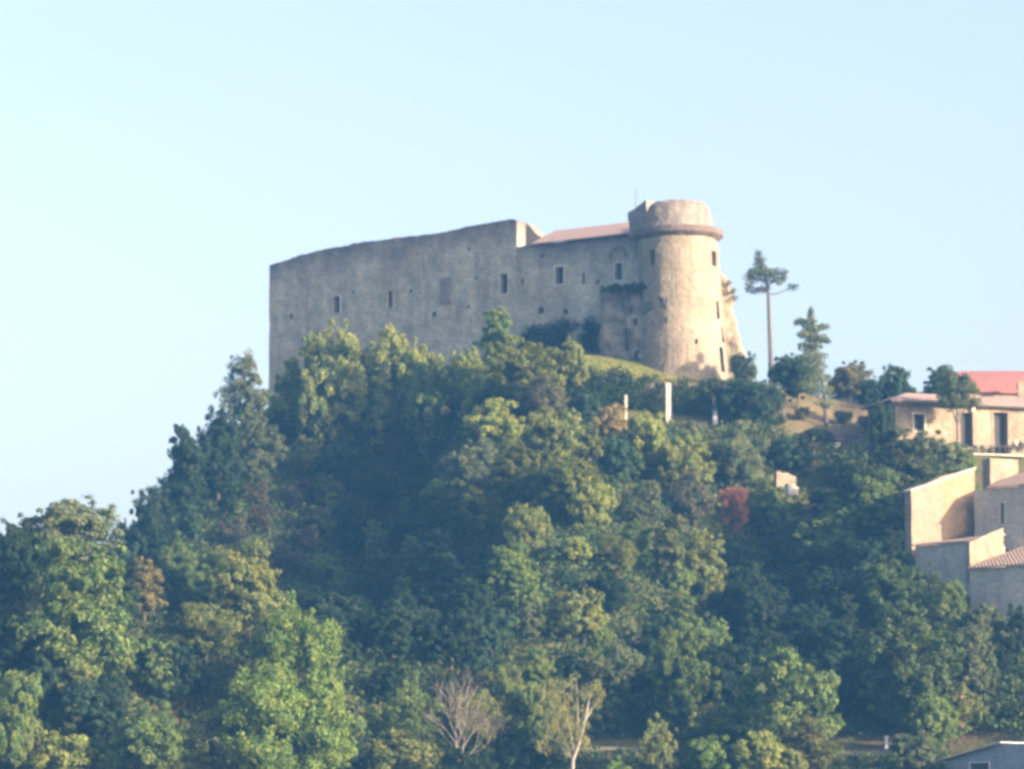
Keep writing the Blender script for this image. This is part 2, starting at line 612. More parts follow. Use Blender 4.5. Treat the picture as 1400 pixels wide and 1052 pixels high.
def window(fr, op, parent, reveal=0.7, name='window', frame=0.16, fmat=None, label=None, bars=False, back=None, proud=0.07):
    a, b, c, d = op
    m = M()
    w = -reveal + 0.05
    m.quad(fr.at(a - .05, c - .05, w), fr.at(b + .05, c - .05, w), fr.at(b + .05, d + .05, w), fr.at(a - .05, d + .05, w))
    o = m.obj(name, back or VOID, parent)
    if label:
        o['label'] = label
    if frame:
        f = M()
        up = Vector((0, 0, 1))
        D3 = Vector((fr.d.x, fr.d.y, 0))
        N3 = Vector((fr.n.x, fr.n.y, 0))
        for (ca, cb, cc, cd) in ((a - frame, a, c, d), (b, b + frame, c, d), (a - frame * 1.3, b + frame * 1.3, d + .002, d + frame), (a - frame * 1.3, b + frame * 1.3, c - frame, c - .002)):
            f.obox(fr.at((ca + cb) / 2, (cc + cd) / 2, proud - 0.13), D3 * ((cb - ca) / 2), N3 * 0.16, up * ((cd - cc) / 2))
        f.obj('frame', fmat or FRAMESTONE, o)
    return o


def slab(m, a, b, c, d, t):
    """a,b eave left,right; c,d ridge right,left; thickness t downwards"""
    dn = Vector((0, 0, -t))
    m.box8([a + dn, b + dn, c + dn, d + dn, a, b, c, d])


def interp(tab):
    xs, ys = zip(*tab)
    return lambda u: float(np.interp(u, xs, ys))


# ------------------------------------------------------------------ castle
W1, W0 = P(368, 450, 535), P(868, 450, 503)
FW = Frame((W1.x, W1.y), (W0.x, W0.y))
castle = thing('castle', 'ruined grey stone castle with a long wall and round sunlit tower on the hilltop', 'castle', (0, 520, 64))


def wpix(tab):
    return sorted((FW.pix(x, y) for x, y in tab), key=lambda q: q[0])


def wop(px, py, w, h):
    ua, zt = FW.pix(px - w / 2, py - h / 2)
    ub, zb = FW.pix(px + w / 2, py + h / 2)
    return (ua, ub, zb, zt)


top1 = wpix([(368, 363), (380, 359), (400, 353), (415, 348), (440, 342), (470, 336), (500, 331), (530, 327), (560, 323), (580, 321.5), (610, 317), (640, 310), (670, 304), (690, 301), (700, 299.5), (706, 301)])
base_top1 = interp(top1)
t1 = lambda u: base_top1(u) + 0.22 * noise.noise(Vector((u * 0.9, 3.1, 0))) + 0.1 * noise.noise(Vector((u * 2.7, 1.1, 0)))
u_split = FW.pix(707, 330)[0]
ops1 = [wop(460, 417, 9, 22), wop(533.5, 410, 7, 22), wop(689, 388, 10, 26)]
holes1 = [wop(594, 431, 6, 6), wop(398, 433, 5, 7), wop(640, 345, 6, 5), wop(430, 392, 3.5, 4), wop(498, 376, 3.5, 4), wop(566, 362, 3.5, 4), wop(561, 398, 4, 4), wop(650, 380, 3.5, 5), wop(484, 400, 3.5, 4), wop(640, 420, 4, 4), wop(405, 385, 3.5, 4)]
block('curtain_wall', FW, 0, u_split, 60, t1, 2.6, ops1 + holes1, STONE, castle, 0.55, 81.5, 0.16, 0.9)
for o_ in ops1:
    window(FW, o_, castle, 0.9, frame=0.15, proud=.03)
for o_ in holes1:
    window(FW, o_, castle, 0.9, 'wall_hole', 0)
# blocked window
ob = wop(610, 398, 15, 34)
m = M()
m.obox(FW.at((ob[0] + ob[1]) / 2, (ob[2] + ob[3]) / 2, -0.05), Vector((FW.d.x, FW.d.y, 0)) * ((ob[1] - ob[0]) / 2), Vector((FW.n.x, FW.n.y, 0)) * 0.24, Vector((0, 0, (ob[3] - ob[2]) / 2)))
m.obj('blocked_window', STONE_TOP, castle)
# hall range with tiled roof
zE = FW.pix(785, 329)[1]
u_end = FW.L + 1.5
ops2 = [wop(765, 377, 11, 22), wop(846, 371.5, 9, 22), wop(798, 381, 4, 15)]
holes2 = [wop(738.5, 425, 8, 8), wop(773, 427, 6, 7), wop(714, 385, 4, 8), wop(817, 386, 5, 5), wop(741, 350, 5, 4)]
block('hall_wall', FW, u_split, u_end, 60, zE, 1.2, ops2 + holes2, STONE, castle, 0.5, 84.0 if zE > 84.6 else zE - .8, 0.13, 0.9)
for k, o_ in enumerate(ops2):
    window(FW, o_, castle, 0.9, frame=(.26, .2, .1)[k], proud=.03)
for o_ in holes2:
    window(FW, o_, castle, 0.9, 'wall_hole', 0)
# blind arch over the right-hand window
uc, zc = FW.pix(845, 352)
m = M()
for k in range(10):
    a0, a1 = math.pi * k / 10, math.pi * (k + 1) / 10
    pr = []
    for a_, r_ in ((a0, 1.05), (a1, 1.05), (a1, 1.4), (a0, 1.4)):
        pr.append((uc + math.cos(a_) * r_, zc + math.sin(a_) * r_))
    m.box8([FW.at(u, z, 0.1) for u, z in pr] + [FW.at(u, z, 0.22) for u, z in pr])
m.obj('blind_arch', STONE_TOP, castle)
# roof of the hall range
zr = zE + 2.6
m = M()
n3 = Vector((FW.n.x, FW.n.y, 0))
slab(m, FW.at(u_split + 2.4, zE + 0.12, 0.45), FW.at(u_end + 1, zE + 0.12, 0.45), FW.at(u_end + 1, zr, -5.2), FW.at(u_split + 2.4, zr, -5.2), 0.14)
slab(m, FW.at(u_end + 1, zE, -10.9), FW.at(u_split + 2.4, zE, -10.9), FW.at(u_split + 2.4, zr, -5.25), FW.at(u_end + 1, zr, -5.25), 0.14)
roof = m.obj('roof', ROOF_PALE, castle)
m = M()
for k in range(30):
    u = u_split + 2.5 + k * (u_end - u_split - 3) / 29
    m.obox(FW.at(u, zE - 0.12, 0.2), Vector((FW.d.x, FW.d.y, 0)) * 0.07, n3 * 0.2, Vector((0, 0, 0.07)))
m.obj('rafter_ends', WOOD, roof)['kind'] = 'stuff'
# sunlit broken end of the tall wall
prof = interp([(0, base_top1(u_split) - .1), (1.0, base_top1(u_split) - 1.0), (1.8, zE + 1.6), (2.4, zE + 1.3), (3.2, zE + 0.3)])
FE = Frame(FW.at(u_split, 0, 0).xy, FW.at(u_split + 3.2, 0, 0).xy)
block('broken_wall_end', Frame(FW.at(u_split - .3, 0, -2.0).xy, FW.at(u_split + 3.2, 0, -2.0).xy), 0.003, 3.4, zE - 1, lambda u: prof(max(0, u - .3)) + 0.15 * noise.noise(Vector((u * 3, 0, 7))), 2.2, [], STONE_TOP, castle, 0.3, zE + .2, 0.2)
# back and side walls of the ruin
FL = Frame(FW.at(0.004, 0, -14).xy, FW.at(0.004, 0, -2.61).xy)
block('side_wall', FL, 0, FL.L, 56, lambda u: 85.2 + .4 * math.sin(u), 2, [], STONE, castle, 1.2, 80, .15)
FBk = Frame(FW.at(u_end - 1, 0, -14).xy, FW.at(2.1, 0, -14).xy)
block('back_wall', FBk, 0, FBk.L, 56, lambda u: 84.0 + .5 * math.sin(u * .7), 1.6, [], STONE, castle, 1.6, 80, .15)

# the round tower
TC = P(928, 420, 499.5)
TX, TY = TC.x, TC.y
pz = lambda py, D=496: P(928, py, D).z
Z_BASE, Z_RING0, Z_RING1, Z_TOP = pz(515) - 3, pz(317, 494.5), pz(307.5, 494.5), pz(271)


def tower_r(z):
    t = min(max((Z_RING0 - z) / (Z_RING0 - Z_BASE), 0), 1)
    return 4.92 + 1.0 * t ** 1.5


def tower_pt(u, z, w=0, r0=None):
    """u: arc angle in degrees, 0 faces the camera, positive to the right"""
    a = R(u)
    r = (tower_r(z) if r0 is None else r0) + w
    lean = 0.10 * max(0, (Z_RING0 - z)) * 0.6   # the shaft leans a little
    p = Vector((TX + math.sin(a) * r + lean * 0.35, TY - math.cos(a) * r, z))
    k = rough_at(p, 0.17, 0.35)
    return p + Vector((math.sin(a), -math.cos(a), 0)) * k


def tang(px, z):
    s = (px - 928) * 499.5 / F_PX / tower_r(z)
    return math.degrees(math.asin(max(-.98, min(.98, s))))


def top_(px, py, w, h):
    z1, z0 = pz(py - h / 2), pz(py + h / 2)
    zc_ = (z0 + z1) / 2
    return (tang(px - w / 2, zc_), tang(px + w / 2, zc_), z0, z1)


tops = [top_(890, 352, 7, 18), top_(974, 351, 6, 24), top_(983, 495, 5, 26), top_(978, 418, 4, 15), top_(984, 452, 3, 13), top_(946, 470, 4, 7), top_(905, 440, 4, 9)]
m = M()
wall_grid(m, tower_pt, -180, 180, Z_BASE, lambda u: Z_RING0 + .3, tops, 6, Z_RING0 - 2.6, 0.8)
tower = m.obj('round_tower', TOWERSTONE, castle)
# wall_grid steps in degrees for u; subdivide z finely
for o_ in tops:
    m = M()
    a, b, c, d = o_
    m.quad(tower_pt(a - 1, c - .1, -0.75), tower_pt(b + 1, c - .1, -0.75), tower_pt(b + 1, d + .1, -0.75), tower_pt(a - 1, d + .1, -0.75))
    m.obj('window', VOID, tower)
# corbel ring
m = M()
prof_ = [(4.9, Z_RING0 - .45), (5.2, Z_RING0 - .2), (5.45, Z_RING0 + .02), (5.55, Z_RING0 + .1), (5.55, Z_RING1 - .1), (5.4, Z_RING1 + .02), (4.0, Z_RING1 + .1)]
NS = 72
b0 = len(m.v)
for r_, z_ in prof_:
    for k in range(NS):
        a = 2 * math.pi * k / NS
        rr = r_ * (1 + 0.012 * noise.noise(Vector((math.cos(a) * 5, math.sin(a) * 5, z_))))
        m.v.append(Vector((TX + math.sin(a) * rr, TY - math.cos(a) * rr, z_ + .06 * noise.noise(Vector((math.cos(a) * 4, math.sin(a) * 4, 2))))))
for j in range(len(prof_) - 1):
    for k in range(NS):
        m.f.append((b0 + j * NS + k, b0 + j * NS + (k + 1) % NS, b0 + (j + 1) * NS + (k + 1) % NS, b0 + (j + 1) * NS + k))
m.f.append(tuple(b0 + (len(prof_) - 1) * NS + k for k in range(NS)))
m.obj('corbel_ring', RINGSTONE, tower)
# broken parapet: height changes with the bearing
PX0 = TX - 0.55


def par_h(deg):
    # degrees, 0 to the camera, positive right
    s = math.sin(R(deg))
    x = s * 4.95
    front = math.cos(R(deg)) > -0.2
    h = np.interp(x, [-4.95, -4.5, -4.2, -3.6, -3.3, -2.6, -2.3, 3.6, 4.0, 4.5, 4.95], [1.2, 1.45, 1.6, 1.75, 2.4, 2.75, 3.0, 3.1, 2.8, 2.0, 1.1])
    if not front:
        h *= 0.85
    return max(.25, float(h) + .25 * noise.noise(Vector((deg * .07, 0, 5))) + .14 * noise.noise(Vector((deg * .3, 0, 1))))


m = M()
NP_ = 96
for k in range(NP_):
    d0, d1 = 360 * k / NP_ - 180, 360 * (k + 1) / NP_ - 180
    zb_ = Z_RING1 + .1

    def pp(dg, z, r_):
        a = R(dg)
        rr = r_ + (0.17 * noise.noise(Vector((math.sin(a) * 5, math.cos(a) * 5, z * .9))))
        return Vector((PX0 + math.sin(a) * rr, TY - math.cos(a) * rr, z))
    for j in range(4):
        z00, z01 = zb_ + par_h(d0) * j / 4, zb_ + par_h(d0) * (j + 1) / 4
        z10, z11 = zb_ + par_h(d1) * j / 4, zb_ + par_h(d1) * (j + 1) / 4
        m.quad(pp(d0, z00, 4.75), pp(d1, z10, 4.75), pp(d1, z11, 4.75), pp(d0, z01, 4.75))
        m.quad(pp(d1, z10, 3.8), pp(d0, z00, 3.8), pp(d0, z01, 3.8), pp(d1, z11, 3.8))
    m.quad(pp(d0, zb_ + par_h(d0), 4.75), pp(d1, zb_ + par_h(d1), 4.75), pp(d1, zb_ + par_h(d1), 3.8), pp(d0, zb_ + par_h(d0), 3.8))
m.obj('parapet', STONE_TOP, tower)
# lower parapet stretch joining tower and hall roof
FJ = Frame(P(859, 300, 500).xy, P(884, 300, 497.5).xy)
block('parapet_step', FJ, 0, FJ.L, pz(322, 499), lambda u: P(859, 291, 500).z + u * .35, 3.0, [], STONE_TOP, castle, .4, pz(306, 499), .2)


def lump(name, zs, cx, cy, rx, ry, mat, parent, amp=.5, sc=.5, seg=28):
    """rough standing mass of masonry; rx(z), ry(z) half-widths, cx(z), cy(z) centre"""
    m = M()
    b = len(m.v)
    for z in zs:
        for k in range(seg):
            a = 2 * math.pi * k / seg
            ca, sa = math.cos(a), math.sin(a)
            e = 0.55
            x = cx(z) + rx(z) * math.copysign(abs(ca) ** e, ca)
            y = cy(z) + ry(z) * math.copysign(abs(sa) ** e, sa)
            p = Vector((x, y, z))
            q = amp * noise.fractal(p * sc, 1.0, 2.0, 4)
            m.v.append(p + Vector((ca, sa, 0.2)) * q)
    for j in range(len(zs) - 1):
        for k in range(seg):
            m.f.append((b + j * seg + k, b + j * seg + (k + 1) % seg, b + (j + 1) * seg + (k + 1) % seg, b + (j + 1) * seg + k))
    m.f.append(tuple(b + (len(zs) - 1) * seg + k for k in range(seg)))
    return m.obj(name, mat, parent)


# crumbling bastion between hall wall and tower
FB = Frame(P(822, 450, 501.0).xy, P(912, 450, 494.6).xy)
btab = [FB.pix(x, y) for x, y in [(818, 402), (826, 393), (838, 389), (852, 391), (866, 389), (880, 391), (884, 398), (900, 404), (915, 420)]]
btop = interp(btab)


def bop(px, py, w, h):
    ua, zt = FB.pix(px - w / 2, py - h / 2)
    ub, zb = FB.pix(px + w / 2, py + h / 2)
    return (ua, ub, zb, zt)


bops = [bop(857.5, 465, 6, 32), bop(890.5, 462, 6, 24), bop(868, 441, 6, 8), bop(873, 490, 4, 22)]
block('bastion', FB, 0, FB.L, 61, lambda u: btop(u) + .25 * noise.noise(Vector((u * 1.7, 2, 2))), 5, bops, SOOTY, castle, .4, FB.pix(866, 412)[1], .7, 1.2)
for o_ in bops:
    window(FB, o_, castle, 1.15, 'crevice', 0)
# ragged remains on the right flank of the tower
zq = lambda py: P(1000, py, 501).z
rtab = [(zq(530), 1022), (zq(500), 1018), (zq(478), 1017), (zq(462), 1011), (zq(440), 1010), (zq(420), 1005), (zq(402), 1008), (zq(390), 1004), (zq(380), 996), (zq(372), 988)]
rx1 = interp([(z, (x - CX) * 505 / F_PX) for z, x in rtab])
xin = (955 - CX) * 505 / F_PX
zlist = list(np.linspace(zq(530), zq(374), 26))
lump('ruined_flank_wall', zlist, lambda z: (rx1(z) + xin) / 2, lambda z: 503.2, lambda z: max(.3, (rx1(z) - xin) / 2), lambda z: 1.7, TOWERSTONE, castle, .55, .55)
# thin mast on the tower
m = M()
pb, pt = P(869, 300, 501), P(869, 258, 501)
m.tube([pb, pt], [.035, .025], 6)
for k in range(3):
    c_ = pb.lerp(pt, .7 + .12 * k)
    m.obox(c_, (.35 - .08 * k, 0, 0), (0, .02, 0), (0, 0, .02))
m.obj('mast', BARK, castle)

# ------------------------------------------------------------------ leaves
def leaf_quads(pos, nor, size, rng, aspect=.6):
    n = len(pos)
    nor = nor / np.maximum(np.linalg.norm(nor, axis=1, keepdims=True), 1e-6)
    t = rng.normal(size=(n, 3))
    t -= nor * (t * nor).sum(1, keepdims=True)
    t /= np.maximum(np.linalg.norm(t, axis=1, keepdims=True), 1e-6)
    b = np.cross(nor, t)
    a = (size * rng.uniform(.6, 1.3, n))[:, None]
    fold = nor * a * .18
    v = np.stack([pos - t * a, pos - b * a * aspect + fold, pos + t * a, pos + b * a * aspect + fold], 1).reshape(-1, 3)
    return v


def quads_mesh(name, v, mat):
    me = bpy.data.meshes.new(name)
    n = len(v) // 4
    me.vertices.add(len(v))
    me.vertices.foreach_set('co', v.ravel())
    me.loops.add(4 * n)
    me.loops.foreach_set('vertex_index', np.arange(4 * n, dtype=np.int32))
    me.polygons.add(n)
    me.polygons.foreach_set('loop_start', np.arange(0, 4 * n, 4, dtype=np.int32))
    me.update(calc_edges=True)
    me.validate()
    me.materials.append(mat)
    return me


def sph(rng, n):
    d = rng.normal(size=(n, 3))
    return d / np.linalg.norm(d, axis=1, keepdims=True)


def make_crown(seed, H, W, base, lobes, lobe_r, cl_per, cl_r, leaves, leaf, cone=0.0, flat=.8, rnd=.55, droop=0.0, dens_top=0.25):
    rng = np.random.default_rng(seed)
    Rw = W / 2
    z0 = H * base
    hc = (H - z0) / 2
    zc_ = z0 + hc
    out_p, out_n = [], []
    lob = []
    tries = 0
    while len(lob) < lobes and tries < 4000:
        tries += 1
        d = sph(rng, 1)[0]
        s = rng.uniform(.35, 1.0) ** .6
        p = d * s
        if cone:
            k = 1 - cone * (p[2] * .5 + .5)
            p[:2] *= k
        c = np.array([p[0] * (Rw - lobe_r * .85), p[1] * (Rw - lobe_r * .85), zc_ + p[2] * (hc - lobe_r * .7)])
        if any(np.linalg.norm((c - q) * [1, 1, 1.15]) < lobe_r * .72 for q, _ in lob):
            continue
        lr = lobe_r * rng.uniform(.5, 1.3) * (1 - .5 * cone * (p[2] * .5 + .5))
        lob.append((c, lr))
    for c, lr in lob:
        n = max(4, int(cl_per * (lr / lobe_r) ** 1.6))
        d = sph(rng, n)
        d[:, 2] = d[:, 2] * .9 + dens_top
        d /= np.linalg.norm(d, axis=1, keepdims=True)
        cc = c + d * lr * rng.uniform(.55, 1.08, (n, 1)) * [1, 1, flat]
        ns = max(2, n // 5)
        cc[:ns] = c + d[:ns] * lr * rng.uniform(1.05, 1.3, (ns, 1)) * [1, 1, .9]
        for j in range(n):
            k = int(leaves * rng.uniform(.6, 1.4) * (.45 if j < ns else 1))
            e = sph(rng, k)
            cr = cl_r * rng.uniform(.65, 1.35) * (.65 if j < ns else 1)
            q = cc[j] + e * cr * (rng.uniform(0, 1, (k, 1)) ** .45) * [1, 1, .75]
            q[:, 2] -= droop * (rng.uniform(0, 1, k) ** 2)
            nn = e * .55 + d[j] * .7 + rng.normal(size=(k, 3)) * rnd + [0, 0, .25]
            out_p.append(q)
            out_n.append(nn)
    p, n = np.concatenate(out_p), np.concatenate(out_n)
    p[:, 2] = np.maximum(p[:, 2], .1)
    return leaf_quads(p, n, leaf, rng), lob


def make_trunk(seed, H, lob, r, base, lean=0.0):
    rng = random.Random(seed)
    m = M()
    top = Vector((rng.uniform(-.3, .3) + lean, rng.uniform(-.3, .3), H * .72))
    mid = Vector((lean * .3 + rng.uniform(-.15, .15), 0, H * .36))
    m.tube([(0, 0, -1.5), (0, 0, .2), mid, top], [r * 1.3, r * 1.05, r * .75, r * .25], 7)
    for c, lr in lob[:9]:
        c = Vector(c)
        s = mid.lerp(top, rng.uniform(0, .8))
        if c.z < s.z:
            s = Vector((0, 0, .2)).lerp(mid, rng.uniform(.5, .95))
        h = s.lerp(c, .55) + Vector((0, 0, -.2))
        m.tube([s, h, c], [r * .45, r * .3, r * .1], 5)
    return m


PROTO = {}


def proto(kind, n, mat, **kw):
    tr = kw.pop('trunk', .2)
    tm = kw.pop('bark', BARK)
    L = []
    for i in range(n):
        seed = hash_(kind) + i * 17
        v, lob = make_crown(seed, **kw)
        me = quads_mesh('crown', v, mat)
        t = make_trunk(seed, kw['H'], lob, tr, kw['base'])
        tmesh = bpy.data.meshes.new('trunk')
        tmesh.from_pydata([tuple(q) for q in t.v], [], t.f)
        tmesh.materials.append(tm)
        L.append((me, tmesh))
    PROTO[kind] = (L, kw['H'], kw['W'])


def hash_(s):
    return sum((i + 1) * ord(c) for i, c in enumerate(s)) % 9973


proto('round', 6, LEAF, H=9, W=8, base=.04, lobes=19, lobe_r=1.75, cl_per=15, cl_r=.6, leaves=117, leaf=0.148)
proto('tall', 3, LEAF, H=9, W=4.6, base=.02, lobes=17, lobe_r=1.2, cl_per=12, cl_r=.5, leaves=108, leaf=0.136, cone=.35, trunk=.16)
proto('bush', 5, LEAF, H=4.6, W=5.2, base=.0, lobes=13, lobe_r=1.25, cl_per=13, cl_r=.45, leaves=105, leaf=0.124, trunk=.1)
proto('airy', 4, LEAF_THIN, H=7, W=6, base=.06, lobes=18, lobe_r=1.25, cl_per=12, cl_r=.52, leaves=69, leaf=0.124, rnd=.8, trunk=.13, flat=.75)
proto('layered', 2, LEAF, H=13, W=13, base=.0, lobes=30, lobe_r=2.05, cl_per=20, cl_r=.75, leaves=120, leaf=0.160, flat=.4, droop=.7, trunk=.3)
proto('bigleaf', 2, LEAF, H=11, W=12, base=.02, lobes=28, lobe_r=1.9, cl_per=9, cl_r=.72, leaves=120, leaf=0.192, flat=.75, rnd=.4, trunk=.25)
proto('stemmed', 2, LEAF_THIN, H=8, W=4.5, base=.5, lobes=11, lobe_r=1.0, cl_per=11, cl_r=.5, leaves=66, leaf=0.120, rnd=.8, trunk=.12)
proto('small', 3, LEAF, H=2.6, W=3.0, base=.0, lobes=8, lobe_r=.8, cl_per=10, cl_r=.34, leaves=78, leaf=0.104, trunk=.06)
proto('brush', 3, LEAF_THIN, H=5, W=5, base=.0, lobes=15, lobe_r=1.0, cl_per=10, cl_r=.44, leaves=60, leaf=0.104, rnd=1.0, trunk=.08)

OCC = []          # placed crowns: (x0, x1, y0, y1, D)
RNG = random.Random(11)
NAMES = dict(stemmed='thin_tree', round='broadleaf_tree', tall='slender_tree', bush='shrub', airy='airy_tree', layered='broadleaf_tree', bigleaf='broadleaf_tree', small='small_shrub', brush='dry_shrub')
CATS = dict(stemmed='tree', round='tree', tall='tree', bush='shrub', airy='tree', layered='tree', bigleaf='tree', small='shrub', brush='shrub')


def solve_depth(px, py, H, lo=368, hi=560):
    """distance at which a plant of height H whose top shows at (px,py) stands on the ground"""
    Ds = np.arange(lo, hi, .5)
    r = ray(px, py)
    t = Ds / r.y
    g = ground_np(r.x * t, Ds)
    gap = (r.z * t - H) - g
    s = np.where(gap <= 0)[0]
    if len(s):
        return float(Ds[s[0]])
    return float(Ds[int(np.argmin(gap))])


def plant(kind, x, y, z, w, h, color, label, group=None, var=None, rot=None):
    L, H0, W0_ = PROTO[kind]
    me, tm = L[(RNG.randrange(len(L)) if var is None else var) % len(L)]
    root = thing(NAMES[kind], label, CATS[kind], (x, y, z), group)
    root.rotation_euler = (0, 0, RNG.uniform(0, 6.28) if rot is None else rot)
    root.scale = (w / W0_, w / W0_, h / H0)
    c = bpy.data.objects.new('crown', me)
    c.color = (*color, 1)
    t = bpy.data.objects.new('trunk', tm)
    for o in (c, t):
        COL.objects.link(o)
        o.parent = root
    return root


def tree(kind, px, py, w, h, color, label, D=None, hs=1.12, group=None, var=None):
    """px,py: middle of the crown's top in the photo, w,h its visible size there"""
    Dg = D or 450
    for _ in range(3):
        H = h * hs * Dg / F_PX
        if D is None:
            Dg = solve_depth(px, py, H)
        else:
            break
    p = P(px, py, Dg)
    g = ground(p.x, p.y)
    H = h * hs * Dg / F_PX
    if p.z - g > H:
        H = p.z - g
    OCC.append((px - w / 2, px + w / 2, py, py + h, Dg))
    plant(kind, p.x, p.y, p.z - H, w * Dg / F_PX, H * 1.02, color, label, group, var)
    return Dg


# leaf colours; the dark greens also carry painted gully shade, the pale ones sunlight
G_MID, G_BRIGHT, G_YEL, G_OLIVE = (.145, .20, .07), (.165, .235, .065), (.265, .295, .09), (.20, .225, .085)
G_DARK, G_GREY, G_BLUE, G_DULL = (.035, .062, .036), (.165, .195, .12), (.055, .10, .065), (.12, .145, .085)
RUST, ORANGE, TAN, PURP = (.46, .215, .165), (.32, .245, .115), (.20, .18, .085), (.125, .12, .09)

